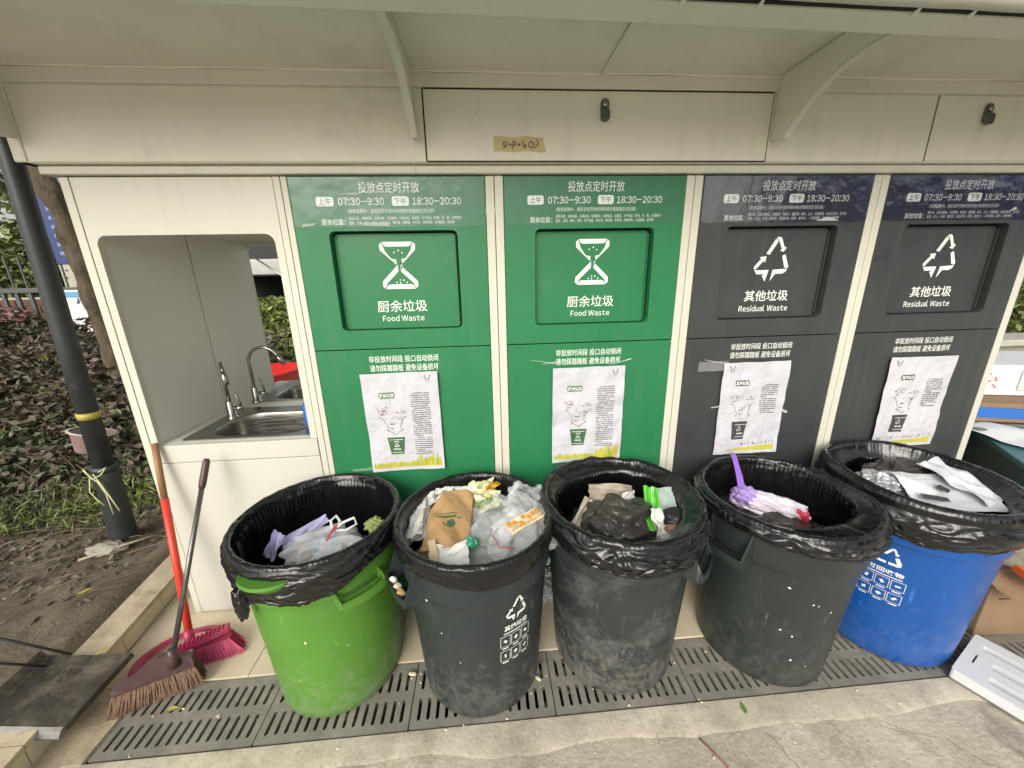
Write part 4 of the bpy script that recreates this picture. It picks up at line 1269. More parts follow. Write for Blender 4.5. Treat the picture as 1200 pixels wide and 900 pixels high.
def wrap_sheet(name, c, size, seed, m_, rot=(0, 0, 0), amp=.010, curl=(0, 0), parent=None, nx=40, ny=40, outline=None, thick=0.0, freq=5):
    from mathutils import Euler
    rg_ = np.random.default_rng(seed)
    u = np.linspace(-.5, .5, nx + 1); v = np.linspace(-.5, .5, ny + 1); U_, V_ = np.meshgrid(u, v)
    H = np.zeros_like(U_)
    for k in range(7):
        a = rg_.uniform(0, PI); fq = rg_.uniform(.6, 1.6) * freq * .35
        H += (tri((math.cos(a) * U_ + math.sin(a) * V_) * fq + rg_.uniform(0, 1) + .2 * vnoise(U_ * 3, V_ * 3, s=seed + k)) - .5) / (1 + .3 * k)
    H = H * amp + curl[0] * U_ ** 2 * 4 + curl[1] * V_ ** 2 * 4
    wob = 1 + .06 * (vnoise(U_ * 6, V_ * 6, s=seed) - .5)
    P = np.stack([U_ * size[0] * wob, V_ * size[1] * wob, H], -1).reshape(-1, 3)
    R3 = np.array(Euler(rot).to_matrix()); P = P @ R3.T + np.array(c)
    F = [(j * (nx + 1) + i, j * (nx + 1) + i + 1, (j + 1) * (nx + 1) + i + 1, (j + 1) * (nx + 1) + i) for j in range(ny) for i in range(nx)]
    o = mesh(name, P, F, m_, parent)
    return o, R3, H
tl = crumple("liner_tail", (.300 + .305 * math.cos(math.radians(-122)), -.308 + .305 * math.sin(math.radians(-122)), .585), (.022, .016, .055), 5, M_liner, sub=4, smoothf=True)
tag(tl, "knotted black plastic tail hanging beside the green bin's liner", "bag knot")

# ------------------------------------------------------------------ rubbish
RB = "rubbish in the bins"
# bin 1: milky bag with a bow handle
b_ = empty("plastic_bag", (.30, -.31, .56), "milky see-through bag with knotted white loop, low in the green bin", "plastic bag", RB)
crumple("bag_skin", (.295, -.315, .575), (.125, .090, .066), 3, M_milky, folds=9, amp=.20, rot=(0, 0, .35), parent=b_, fine=.03, smoothf=True)
crumple("bag_filling", (.24, -.35, .57), (.045, .04, .04), 4, M_kraft, sub=3, parent=b_)
crumple("bag_filling", (.30, -.33, .575), (.045, .04, .045), 6, mat("pale_blue_wrap", (.30, .55, .66), .5), sub=3, parent=b_)
crumple("bag_filling", (.37, -.30, .57), (.05, .04, .04), 8, M_tissue, sub=3, parent=b_)
tube("bag_handle", [(.335, -.30, .645), (.32, -.27, .665), (.335, -.25, .672), (.355, -.27, .66), (.348, -.30, .645), (.37, -.29, .665), (.41, -.27, .672), (.425, -.29, .655), (.39, -.305, .643), (.35, -.305, .643)], .0055, M_tissue, b_, 6)
strip_ = wrap_sheet("red_stripe", (.335, -.335, .645), (.012, .14), 3, M_inkr, rot=(.5, 0, -.4), amp=.004, curl=(0, -.03), parent=b_, nx=3, ny=20)[0]
o = wrap_sheet("lilac_film", (.135, -.345, .625), (.05, .10), 12, M_lilac, rot=(1.1, .3, -.4), amp=.012)[0]
tag(o, "scrap of lilac film standing at the left wall of the green bin", "plastic scrap", RB)
o = wrap_sheet("lilac_film", (.225, -.285, .64), (.17, .035), 13, M_lilac, rot=(.8, -.25, .55), amp=.008)[0]
tag(o, "long lilac film strip along the top of the milky bag", "plastic scrap", RB)
o = crumple("cabbage_leaf", (.485, -.26, .625), (.035, .03, .03), 21, mat("cabbage", (.30, .36, .12), .6, noise=.3, nscale=30), sub=4)
tag(o, "scrap of yellow green cabbage against the right wall of the green bin", "food scrap", RB)
# bin 2
b_ = empty("kraft_paper_bag", (.80, -.34, .68), "flattened brown kraft paper bag with small dark print on top of the heap", "paper bag", RB)
def kraft_at(u, v, off=0.0):
    x_ = .792 + (u - .5) * .165; y_ = -.352 + (v - .5) * .285
    x_ += .018 * (v - .5); 
    z = .678 + .02 * (1 - (2 * u - 1) ** 2) + .010 * float(tri(u * 1.3 + v * 1.9)) + .012 * float(vnoise(u * 5, v * 6, s=3)) + .05 * (v - .5)
    return (x_, y_, z + off)
n, m_ = 26, 36
def kout(u, v):   # torn rounded top corner on the left
    if v > .72: u = u + (1 - u) * .0 + max(0, (v - .72)) * 1.1 * (1 - u)
    return u
V = [kraft_at(kout(a / n, b / m_), b / m_) for b in range(m_ + 1) for a in range(n + 1)]
F = [(b * (n + 1) + a, b * (n + 1) + a + 1, (b + 1) * (n + 1) + a + 1, (b + 1) * (n + 1) + a) for b in range(m_) for a in range(n)]
mesh("paper_face", V, F, M_kraft, b_)
V2 = [(v[0] + .002, v[1], v[2] - .022) for v in V]
mesh("paper_back", V2, [f[::-1] for f in F], M_kraft, b_)
f = Flat()
f.line([(.22, .50), (.78, .47)], .02)
for k in range(7): f.rect(.36 + k * .045, .39 + k * .045, .47, .51)
f.line([(.30, .56), (.45, .54), (.60, .545), (.72, .53)], .01)
f.poly([(.48, .42), (.60, .45), (.68, .38), (.62, .32), (.50, .35)])
f.line([(.38, .40), (.46, .34), (.60, .31)], .018)
f.build("paper_print", M_inkg, b_, lambda u, v: kraft_at(u, v, .0022))
o = wrap_sheet("brown_wrapper", (.735, -.235, .668), (.10, .16), 31, M_brownp, rot=(.2, -.5, .3), amp=.010)[0]
tag(o, "dark brown paper corner sticking out behind the kraft bag", "paper scrap", RB)
o = wrap_sheet("printed_sleeve", (.672, -.30, .685), (.085, .30), 32, M_clear, rot=(.05, -.35, .02), amp=.008)[0]
tag(o, "long clear sleeve with barcode print along the left rim", "plastic sleeve", RB)
f = Flat()
for k in range(22): f.rect(-.35 + .7 * (k / 22), -.35 + .7 * (k / 22) + random.choice([.012, .02, .006]), -.42, -.05)
oo = f.build("barcode_print", mat("ink_brown", (.25, .16, .12), .6), None, lambda u, v: (.690 + v * .05 + .016, -.335 + u * .22, .700 + v * .016))
wparent(oo, None); oo.parent = o; oo.matrix_parent_inverse = Matrix.Identity(4)
o = wrap_sheet("printed_sleeve_panel", (.665, -.31, .683), (.06, .22), 33, M_tissue, rot=(.03, -.4, .03), amp=.006)[0]
o.parent = bpy.data.objects[oo.parent.name]; o.name = "sleeve_label"
o = wrap_sheet("tissue", (.760, -.175, .690), (.15, .075), 34, M_tissue, rot=(.4, .1, .35), amp=.014, freq=7)[0]
tag(o, "crumpled white tissue at the back of the printed grey bin", "tissue", RB)
o = crumple("tissue", (.865, -.185, .690), (.055, .04, .035), 35, M_tissue, sub=4)
tag(o, "small white paper ball beside the yellow green wrapper", "tissue", RB)
b_ = empty("snack_wrapper", (.935, -.21, .69), "yellow green and white snack wrapper behind the kraft bag", "wrapper", RB)
wrap_sheet("wrapper_skin", (.935, -.205, .700), (.12, .13), 36, mat("wrapper_yellow", (.62, .62, .22), .3, col2=(.78, .76, .62), nscale=30), rot=(.7, .2, .6), amp=.022, freq=8, parent=b_)
wrap_sheet("wrapper_orange_band", (.965, -.175, .722), (.09, .022), 37, mat("wrapper_orange", (.65, .33, .04), .3), rot=(.7, .2, .9), amp=.008, parent=b_, ny=8)
wrap_sheet("wrapper_green_band", (.925, -.25, .695), (.09, .02), 38, mat("wrapper_green", (.20, .36, .08), .3), rot=(.5, .1, .6), amp=.008, parent=b_, ny=8)
b_ = empty("clear_bag", (1.03, -.35, .66), "large clear plastic bag crumpled over a cup, right half of the heap", "plastic bag", RB)
crumple("bag_skin", (1.03, -.35, .640), (.155, .165, .085), 41, M_clear, folds=11, amp=.24, parent=b_, fine=.03)
crumple("bag_skin", (1.10, -.24, .665), (.085, .075, .075), 42, M_clear, folds=11, amp=.26, parent=b_, fine=.04)
cm = Matrix.Translation((1.015, -.375, .655)) @ Matrix.Rotation(.75, 4, 'Z') @ Matrix.Rotation(PI / 2, 4, 'Y')
t = MB(); t.lathe([(.040, -.075), (.043, -.07), (.050, .07), (.053, .075), (.049, .075), (.039, -.06), (.001, -.06)], (0, 0), 32)
t.V = [tuple(cm @ Vector(v)) for v in t.V]; t.build("cup", M_milky, b_, smooth=True)
tube("red_loop", [(.975, -.43, .70), (.955, -.47, .70), (.975, -.52, .69), (1.03, -.53, .69)], .002, M_inkr, b_, 6)
b2_ = empty("snack_label", (1.075, -.44, .70), "orange and yellow printed label lying on the clear bag", "label", RB)
wrap_sheet("label_sheet", (1.072, -.425, .722), (.155, .050), 44, mat("label_cream", (.72, .62, .40), .4), rot=(.35, .0, .62), amp=.004, parent=b2_)
f = Flat()
ca, sa = math.cos(.62), math.sin(.62)
for k in range(7): f.disc(-.066 + k * .022, random.uniform(-.008, .010), .009, 8)
for k in range(9): f.line([(-.07 + k * .017, -.018), (-.06 + k * .017, -.016)], .005)
f.build("label_print", mat("label_orange", (.72, .28, .03), .4), b2_, lambda u, v: (1.072 + u * ca - v * sa, -.425 + u * sa + v * ca, .7285 + v * .34))
o = crumple("green_scrap", (.880, -.475, .68), (.025, .02, .02), 45, mat("scrap_green", (.03, .22, .13), .4), sub=3)
tag(o, "little dark green scrap beside the bottom edge of the kraft bag", "plastic scrap", RB)
o = wrap_sheet("napkin", (.805, -.525, .678), (.13, .09), 46, M_tissue, rot=(.2, 0, .1), amp=.012)[0]
tag(o, "folded white napkin under the bottom edge of the kraft bag", "napkin", RB)
o = box("wooden_stick", -.012, .012, -.045, .045, -.002, .002, mat("light_wood", (.60, .46, .28), .6), None, M=Matrix.Translation((.752, -.515, .690)) @ Matrix.Rotation(.25, 4, 'Z') @ Matrix.Rotation(.2, 4, 'X'))
tag(o, "short flat wooden stick under the lower corner of the kraft bag", "stick", RB)
o = crumple("heap_filler", (.90, -.35, .565), (.235, .22, .070), 47, mat("dull_rubbish", (.42, .43, .41), .5, noise=.4, nscale=12), folds=14, amp=.15)
tag(o, "mass of pale paper and film rubbish filling the printed grey bin", "rubbish", RB)
# bin 3
o = crumple("black_bag", (1.452, -.35, .610), (.135, .125, .105), 64, M_dbag, folds=11, amp=.20, fine=.028, sub=6)
tag(o, "knotted dark see-through bag, the big lump in the scuffed bin", "rubbish bag", RB)
o = wrap_sheet("grey_card", (1.475, -.215, .672), (.19, .085), 62, mat("dirty_card", (.42, .36, .28), .7), rot=(.9, 0, -.15), amp=.010, curl=(-.04, 0))[0]
tag(o, "arched dirty beige card edge behind the dark bag", "card scrap", RB)
o = wrap_sheet("grey_card", (1.325, -.31, .645), (.16, .06), 63, mat("dirty_card2", (.50, .44, .36), .7), rot=(.7, -.3, .9), amp=.012)[0]
tag(o, "beige card strip left of the dark bag", "card scrap", RB)
b_ = empty("green_wrapper", (1.585, -.37, .68), "bright green and white snack wrapper standing in the scuffed bin", "wrapper", RB)
wrap_sheet("wrapper_skin", (1.585, -.36, .690), (.060, .17), 64, M_gwrap, rot=(.75, .15, -.1), amp=.006, parent=b_)
wrap_sheet("wrapper_band", (1.590, -.36, .694), (.012, .165), 65, mat("pale_green", (.42, .66, .34), .3), rot=(.75, .15, -.1), amp=.003, parent=b_, nx=4)
wrap_sheet("wrapper_white", (1.585, -.43, .678), (.075, .10), 66, M_tissue, rot=(.9, .3, .5), amp=.016, parent=b_)
o = wrap_sheet("clear_box_lid", (1.655, -.305, .680), (.10, .12), 67, mat("pale_plastic", (.50, .62, .56), .2, alpha=.75), rot=(.6, -.05, -.1), amp=.006)[0]
tag(o, "pale see-through square lid beside the green wrapper", "plastic lid", RB)
o = wrap_sheet("tissue", (1.535, -.27, .672), (.07, .07), 68, M_tissue, rot=(.8, .1, .4), amp=.015)[0]
tag(o, "bit of white tissue between the dark bag and the green wrapper", "tissue", RB)
o = crumple("black_tray", (1.665, -.39, .655), (.062, .050, .042), 69, M_rub, folds=4, amp=.08, sub=4, fine=.02, smoothf=True)
tag(o, "black plastic food tray on the right of the scuffed bin", "food tray", RB)
o = crumple("food_scrap", (1.635, -.45, .655), (.035, .025, .02), 70, mat("food", (.36, .20, .13), .6, noise=.4, nscale=40), sub=3)
tag(o, "brown food scrap in front of the black tray", "food scrap", RB)
o = crumple("heap_filler", (1.48, -.33, .555), (.20, .20, .06), 71, M_dbag, folds=12, amp=.15)
tag(o, "dark bagged rubbish lying under everything in the scuffed bin", "rubbish", RB)
# bin 4
b_ = empty("purple_white_bag", (2.16, -.33, .62), "white shopping bag with purple top and red corner in the plain grey bin", "plastic bag", RB)
crumple("bag_skin", (2.150, -.270, .600), (.128, .052, .050), 81, M_pinkbag, folds=7, amp=.18, rot=(0, .12, -.45), parent=b_)
crumple("bag_top", (2.065, -.225, .628), (.050, .045, .040), 82, M_purple, folds=8, amp=.2, sub=4, parent=b_)
crumple("bag_corner", (2.240, -.325, .592), (.036, .026, .024), 83, M_redbag, folds=8, amp=.2, sub=4, rot=(0, .3, -.5), parent=b_)
crumple("heap", (2.12, -.34, .54), (.20, .19, .05), 84, M_dbag, parent=b_)
V = []; F = []
for k, (x_, y_, z_, w_) in enumerate([(2.045, -.225, .675, .016), (2.055, -.195, .700, .015), (2.070, -.150, .725, .013), (2.085, -.105, .748, .012), (2.088, -.080, .762, .012), (2.080, -.060, .755, .011)]):
    V += [(x_ - w_, y_, z_), (x_, y_ - .010, z_ + .004), (x_ + w_, y_, z_)]
for k in range(5): F += [(k * 3, k * 3 + 1, k * 3 + 4, k * 3 + 3), (k * 3 + 1, k * 3 + 2, k * 3 + 5, k * 3 + 4)]
mesh("bag_strap", V, F, mat("purple_strap", (.27, .14, .56), .35), b_, smooth=True)
# bin 5
o = crumple("white_mailer", (2.630, -.30, .695), (.080, .075, .045), 91, M_spoly, folds=16, amp=.25, rot=(0, .1, .3), fine=.10)
tag(o, "crumpled silvery mailing bag at the left of the blue bin", "mailing bag", RB)
b_ = empty("white_mailer", (2.81, -.40, .71), "white mailing bag with dark printed patches on top of the blue bin", "mailing bag", RB)
wrap_sheet("mailer_skin", (2.750, -.420, .724), (.30, .19), 92, M_wpoly, rot=(.28, .05, -.12), amp=.012, freq=5, parent=b_)
wrap_sheet("mailer_patch", (2.735, -.42, .738), (.05, .035), 93, M_inkd, rot=(.25, .05, .5), amp=.002, parent=b_, nx=6, ny=6)
wrap_sheet("mailer_patch", (2.66, -.455, .724), (.085, .025), 94, M_inkd, rot=(.3, .05, -.35), amp=.002, parent=b_, nx=6, ny=6)
wrap_sheet("mailer_patch", (2.675, -.335, .742), (.05, .03), 95, M_redbag, rot=(.3, .05, -.6), amp=.002, parent=b_, nx=6, ny=6)
b_ = empty("white_mailer", (2.88, -.35, .72), "plain white mailing bag lying on the right of the blue bin", "mailing bag", RB)
wrap_sheet("mailer_skin", (2.865, -.380, .745), (.20, .23), 96, M_wpoly, rot=(.32, .10, .35), amp=.012, freq=5, parent=b_)
o = crumple("black_bag", (2.775, -.255, .690), (.155, .10, .060), 97, M_dbag, folds=14, amp=.16, rot=(0, 0, .1), fine=.08)
tag(o, "dark wrinkled bag behind the white mailing bags in the blue bin", "rubbish bag", RB)

# =================================================================== BROOMS AND DUSTPAN
def bristles(name, p0, p1, down, L, n, m_, parent, spread=.02, w=.0022, seed=0, thick=.03, back=(0, 1, 0)):
    rg_ = random.Random(seed); t = MB(); p0, p1, dn_, bk_ = Vector(p0), Vector(p1), Vector(down), Vector(back)
    for k in range(n):
        a = rg_.random(); s_ = p0.lerp(p1, a) + bk_ * rg_.uniform(-thick, thick) * .5
        e = s_ + dn_ * L * rg_.uniform(.88, 1.03) + (p1 - p0).normalized() * ((a - .5) * spread * 2 + rg_.uniform(-.008, .008)) + bk_ * rg_.uniform(-.012, .012)
        mid = s_.lerp(e, .5) + Vector((rg_.uniform(-.003, .003), rg_.uniform(-.003, .003), 0))
        sx = (p1 - p0).normalized() * w
        t.add([s_ - sx, s_ + sx, mid - sx, mid + sx, e - sx * .5, e + sx * .5, s_ + bk_ * w, mid + bk_ * w], [(0, 1, 3, 2), (2, 3, 5, 4), (0, 2, 7, 6), (1, 6, 7, 3)])
    o = t.build(name, m_, parent); o['kind'] = 'stuff'
    return o
# metal-handled broom with brown bristles
BR = empty("broom", (-.36, -.40, 0), "metal-handled broom with maroon head and brown bristles standing on the drain", "broom")
base = Vector((-.305, -.385, .185)); top = Vector((-.228, -.075, .868))
tube("handle", [base, base.lerp(top, .85)], [.0095, .0095], mat("dull_metal_tube", (.20, .19, .18), .35, metal=.8, noise=.3, nscale=30), BR, 12)
tube("hand_grip", [base.lerp(top, .84), base.lerp(top, .86), base.lerp(top, .98), top], [.0115, .0135, .0135, .009], M_maroon, BR, 12)
tube("socket", [base + Vector((.0, .0, .03)), base, base - Vector((.004, .006, .045))], [.013, .015, .022], M_maroon, BR, 12)
hl, hr = Vector((-.498, -.442, .088)), Vector((-.262, -.352, .098))
t = MB()
ex = (hr - hl).normalized(); ey = Vector((-ex.y, ex.x, 0))
prof = [(0, .0), (0, .024), (.06, .040), (.115, .078), (.150, .092), (.185, .090), (.215, .062), (.252, .044), (.252, .0)]
t.prism([prof], -.019, .019, lambda u, v, w_: tuple(hl + ex * u + ey * w_ * (1 - .45 * v / .09) + Vector((0, 0, v + .008 * u / .25))))
t.build("head", M_maroon, BR, fix=True)
bristles("bristles", hl + Vector((0, 0, .004)), hr + Vector((0, 0, .006)), (-.10, -.06, -1), .092, 2600, M_brist, BR, spread=.022, seed=3, thick=.045, back=ey)
# wood and red-handled pink broom
BP = empty("broom", (-.36, -.15, 0), "pink plastic broom with a wood handle in a red sleeve, leaning on the cupboard", "broom")
b0 = Vector((-.395, -.205, .085)); t0 = Vector((-.462, -.022, .925))
tube("handle", [b0.lerp(t0, .70), t0], [.0125, .0125], M_wood, BP, 12)
tube("red_sleeve", [b0, b0.lerp(t0, .72)], [.0145, .0145], M_redh, BP, 12)
tube("socket", [b0 + Vector((0, 0, .03)), b0 - Vector((0, .005, .05))], [.017, .022], M_pinkp, BP, 12)
ql, qr = Vector((-.420, -.275, .060)), Vector((-.215, -.215, .085))
t = MB(); e2 = (qr - ql).normalized(); f2_ = Vector((-e2.y, e2.x, 0))
L2 = (qr - ql).length
t.prism([[(0, 0), (0, .022), (L2, .026), (L2, 0)]], -.016, .016, lambda u, v, w_: tuple(ql + e2 * u + f2_ * w_ + Vector((0, 0, v + (qr.z - ql.z) * u / L2))))
t.build("head", M_pinkp, BP, fix=True)
t = MB()
for k in range(12):
    u = .01 + k * (L2 - .02) / 12
    t.prism([[(u, .027), (u, .031), (u + .006, .031), (u + .006, .027)]], -.016, .016, lambda uu, v, w_: tuple(ql + e2 * uu + f2_ * w_ + Vector((0, 0, v + (qr.z - ql.z) * uu / L2))))
t.build("head_ribs", M_pinkp, BP, fix=True)
bristles("bristles", ql.lerp(qr, .35), qr, (.25, -.15, -1), .080, 1100, M_pinkb, BP, spread=.03, seed=9, thick=.05, back=f2_)
# crescent hood of the pink broom
t = MB(); V = []; F = []; n = 30
cc = Vector((-.405, -.245, .0)); 
for k in range(n + 1):
    a = math.radians(200 - 215 * k / n)
    for (q, z) in ((1.0, .012), (1.0, .030), (.80, .040), (.80, .022)):
        p = Vector((.185 * math.cos(a) * q, .125 * math.sin(a) * q, 0))
        V.append((cc.x + p.x * .96 - p.y * .15, cc.y + p.y + p.x * .22, z + .012 * k / n))
for k in range(n):
    for q in range(4): F.append((k * 4 + q, k * 4 + (q + 1) % 4, (k + 1) * 4 + (q + 1) % 4, (k + 1) * 4 + q))
F += [(0, 1, 2, 3), tuple(n * 4 + q for q in (3, 2, 1, 0))]
t.add(V, F); t.build("hood", M_pinkp, BP, fix=True)

# black sheet-iron dustpan
DP = empty("dustpan", (-.70, -.42, .08), "wide black sheet metal dustpan with scuffed edge resting on the tiled kerb", "dustpan")
def pan(u, v):    # u right, v back
    l = Vector((-.845, -.540, .125)); r_ = Vector((-.565, -.550, .096)); bl = Vector((-.850, -.300, .135)); br_ = Vector((-.548, -.300, .118))
    a = l.lerp(r_, u); b = bl.lerp(br_, u); return a.lerp(b, v)
V = []; F = []; n, m_ = 24, 20
for b in range(m_ + 1):
    for a in range(n + 1):
        p = pan(a / n, b / m_); z = p.z + .004 * float(vnoise(a * .3, b * .3, s=8)) + .010 * math.exp(-((a / n) / .05) ** 2)
        V.append((p.x, p.y, z))
for b in range(m_):
    for a in range(n): F.append((b * (n + 1) + a, b * (n + 1) + a + 1, (b + 1) * (n + 1) + a + 1, (b + 1) * (n + 1) + a))
o = mesh("pan_floor", V, F, M_panm, DP)
so = o.modifiers.new("thickness", 'SOLIDIFY'); so.thickness = .003
t = MB(); V = []; F = []
for k in range(n + 1):                       # rolled front wall
    u = k / n; p = pan(u, 0)
    for (dy, dz) in ((0, .003), (-.010, -.005), (-.022, -.03), (-.018, -.050), (-.010, -.052), (-.004, -.02)):
        V.append((p.x, p.y + dy, max(p.z + dz * (1.1 - .5 * u), .0055)))
for k in range(n):
    for q in range(6): F.append((k * 6 + q, k * 6 + (q + 1) % 6, (k + 1) * 6 + (q + 1) % 6, (k + 1) * 6 + q))
F += [tuple(range(5, -1, -1)), tuple(n * 6 + q for q in range(6))]
t.add(V, F); t.build("front_wall", mat("scuffed_iron", (.16, .155, .14), .6, metal=.1, col2=(.30, .28, .24), nscale=14, bump=.4, bscale=40), DP, smooth=False, fix=True)
t = MB(); V = []; F = []
for k in range(9):                           # left wall
    p = pan(0, k / 8); V += [(p.x, p.y, p.z), (p.x - .006, p.y, p.z), (p.x - .030, p.y, p.z + .035), (p.x - .024, p.y, p.z + .036)]
for k in range(8):
    for q in range(4): F.append((k * 4 + q, k * 4 + (q + 1) % 4, (k + 1) * 4 + (q + 1) % 4, (k + 1) * 4 + q))
F += [(0, 1, 2, 3), (35, 34, 33, 32)]
t.add(V, F); t.build("side_wall", M_panm, DP, fix=True)
t = MB(); V = []; F = []
for k in range(9):
    p = pan(1, k / 8); V += [(p.x, p.y, p.z + .004), (p.x + .004, p.y, p.z + .006), (p.x + .010, p.y, p.z - .014), (p.x + .004, p.y, p.z - .016)]
for k in range(8):
    for q in range(4): F.append((k * 4 + q, k * 4 + (q + 1) % 4, (k + 1) * 4 + (q + 1) % 4, (k + 1) * 4 + q))
F += [(0, 1, 2, 3), (35, 34, 33, 32)]
t.add(V, F); t.build("side_wall", M_panm, DP, fix=True)
tube("wire_handle", [(-.768, -.300, .140), (-.90, -.325, .245), (-1.05, -.36, .375), (-1.30, -.42, .56)], .0045, M_rub, DP, 8)
tube("wire_handle", [(-.815, -.345, .140), (-.93, -.40, .245), (-1.06, -.44, .36), (-1.30, -.43, .555)], .0045, M_rub, DP, 8)

# =================================================================== LEFT BACKGROUND
# street pole
PL = empty("street_pole", (-1.305, .52, .06), "thick dark grey street pole with yellow tape band and tied string", "pole")
pb, pt = Vector((-1.290, .53, .04)), Vector((-1.165, .50, 2.15))
pp = lambda t_: pb.lerp(pt, t_)
tube("shaft", [pp(.20), pp(.6), pp(1.0), pp(1.6)], [.047, .043, .040, .036], M_pole, PL, 24)
tube("sleeve", [pp(-.02), pp(.02), pp(.18), pp(.245), pp(.25)], [.066, .062, .057, .055, .050], M_pole, PL, 24)
tube("collar", [pp(.243), pp(.258)], [.060, .060], M_pole, PL, 24)
tube("tape_band", [pp(.395), pp(.412)], [.0472, .0472], M_yel, PL, 24)
st = MB()
for pts in ([(0, -.062, .50), (.03, -.07, .44), (.06, -.075, .36), (.09, -.08, .27)], [(-.05, -.055, .52), (0, -.07, .47), (.05, -.07, .50), (.065, -.05, .53), (.03, -.06, .51)],
            [(-.02, -.065, .48), (-.03, -.08, .40), (.0, -.085, .35), (.02, -.08, .31)], [(-.055, -.05, .53), (-.02, -.065, .49), (.02, -.07, .45), (.04, -.07, .38), (.045, -.075, .25)]):
    st.tube([Vector(p) + Vector((-1.262, .52, .06)) for p in pts], .0035, 5)
st.build("string", M_string, PL, smooth=True)
# tree
TR = empty("tree", (-2.42, 2.0, .06), "brown rough-barked tree trunk behind the dark pole", "tree")
t = MB(); P = [(-2.36, 2.05, .05), (-2.37, 2.03, .5), (-2.375, 2.0, .9), (-2.39, 2.0, 1.25), (-2.40, 2.0, 1.68), (-2.44, 2.0, 2.1), (-2.52, 2.0, 2.5), (-2.70, 2.02, 3.1), (-2.75, 2.1, 3.9)]
from mathutils import geometry as _g
PP_ = []
for a, b in zip(P[:-1], P[1:]):
    for k in range(6): PP_.append(Vector(a).lerp(Vector(b), k / 6))
rr_ = [.092 - .0006 * k + .012 * math.sin(k * 1.3) * math.sin(k * .37) for k in range(len(PP_))]
t.tube(PP_, rr_, 20)
V = np.array(t.V); V[:, 0] += (vnoise(V[:, 0] * 14, V[:, 1] * 14, V[:, 2] * 9, 3) - .5) * .028; V[:, 1] += (vnoise(V[:, 0] * 14, V[:, 1] * 14, V[:, 2] * 9, 4) - .5) * .05
t.V = [tuple(v) for v in V]; t.build("trunk", M_bark, TR, smooth=True)
t = MB()
for pts, r_ in (([(-2.62, 2.0, 2.55), (-2.9, 1.9, 2.9), (-3.5, 1.7, 3.2)], [.07, .05, .02]), ([(-2.7, 2.02, 3.1), (-2.3, 2.2, 3.7), (-1.8, 2.3, 4.2)], [.07, .05, .02]), ([(-2.75, 2.1, 3.9), (-2.9, 2.4, 4.4), (-3.2, 2.7, 4.9)], [.06, .04, .02])):
    t.tube(pts, r_, 10)
t.build("limbs", M_bark, TR, smooth=True)

def leaf_cloud(name, n, box_, size, mats, seed, shape=None, parent=None, kind=None, flat=.5, asp=.45):
    """many small pointed leaves, several materials in one mesh"""
    rg_ = np.random.default_rng(seed)
    P = rg_.uniform(-1, 1, (n * 3, 3))
    P = P[(P ** 2).sum(1) < 1]
    P = P[:n]
    # clumping
    cl_ = vnoise(P[:, 0] * 3, P[:, 1] * 3, P[:, 2] * 3, seed)
    P = P[cl_ > .36]; n = len(P)
    c_, r_ = np.array(box_[0]), np.array(box_[1])
    C_ = P * r_ + c_
    if shape is not None: C_ = shape(C_, rg_)
    n = len(C_)
    d = rg_.normal(size=(n, 3)); d[:, 2] *= flat; d /= np.linalg.norm(d, axis=1, keepdims=True)
    q = rg_.normal(size=(n, 3)); q = q - (q * d).sum(1, keepdims=True) * d; q /= np.linalg.norm(q, axis=1, keepdims=True)
    s_ = size * rg_.uniform(.55, 1.35, (n, 1)); nn_ = np.cross(d, q)
    V = np.stack([C_ - d * s_, C_ + q * s_ * asp + nn_ * s_ * .12, C_ + d * s_, C_ - q * s_ * asp + nn_ * s_ * .12], 1).reshape(-1, 3)
    me = bpy.data.meshes.new(name)
    F = [(4 * k, 4 * k + 1, 4 * k + 2, 4 * k + 3) for k in range(n)]
    me.from_pydata([tuple(v) for v in V.tolist()], [], F); me.update()
    for m_ in mats: me.materials.append(m_)
    idx = (vnoise(C_[:, 0] * 2.2 / max(.1, r_[0]) * .8, C_[:, 1] * 2, C_[:, 2] * 2 / max(.1, r_[2]), seed + 5) * .55 + rg_.random(n) * .45) * len(mats)
    me.polygons.foreach_set('material_index', np.clip(idx.astype(int), 0, len(mats) - 1).tolist())
    o = bpy.data.objects.new(name, me); COL.objects.link(o)
    wparent(o, parent)
    if kind: o['kind'] = kind
    return o
leaf_cloud("crown", 9000, ((-2.8, 2.3, 4.5), (1.9, 1.6, 1.1)), .07, [M_leafd, M_leafl], 5, parent=TR)

# ground leaf litter near the pole
def on_soil(C_, rg_):
    z = soil_z(C_[:, 0] + (C_[:, 1].clip(-9, 3) + .3) * .11, C_[:, 1])
    C_[:, 2] = z + rg_.uniform(.002, .02, len(C_)); return C_
def litter_shape(C_, rg_):
    keep = (C_[:, 0] < -.98 - (C_[:, 1] + .3) * .11) & (rg_.random(len(C_)) < (.16 + smooth(C_[:, 1] + .45 * (-C_[:, 0] - 1), .0, .8)))
    return on_soil(C_[keep], rg_)
o = leaf_cloud("leaf_litter", 15000, ((-2.9, 1.0, 0), (2.3, 1.9, .02)), .021, [M_leafb, M_leafg, M_leafb, M_leafg], 15, litter_shape, flat=.18)
tag(o, "dry brown fallen leaves scattered over the soil bed", None, kind='stuff')
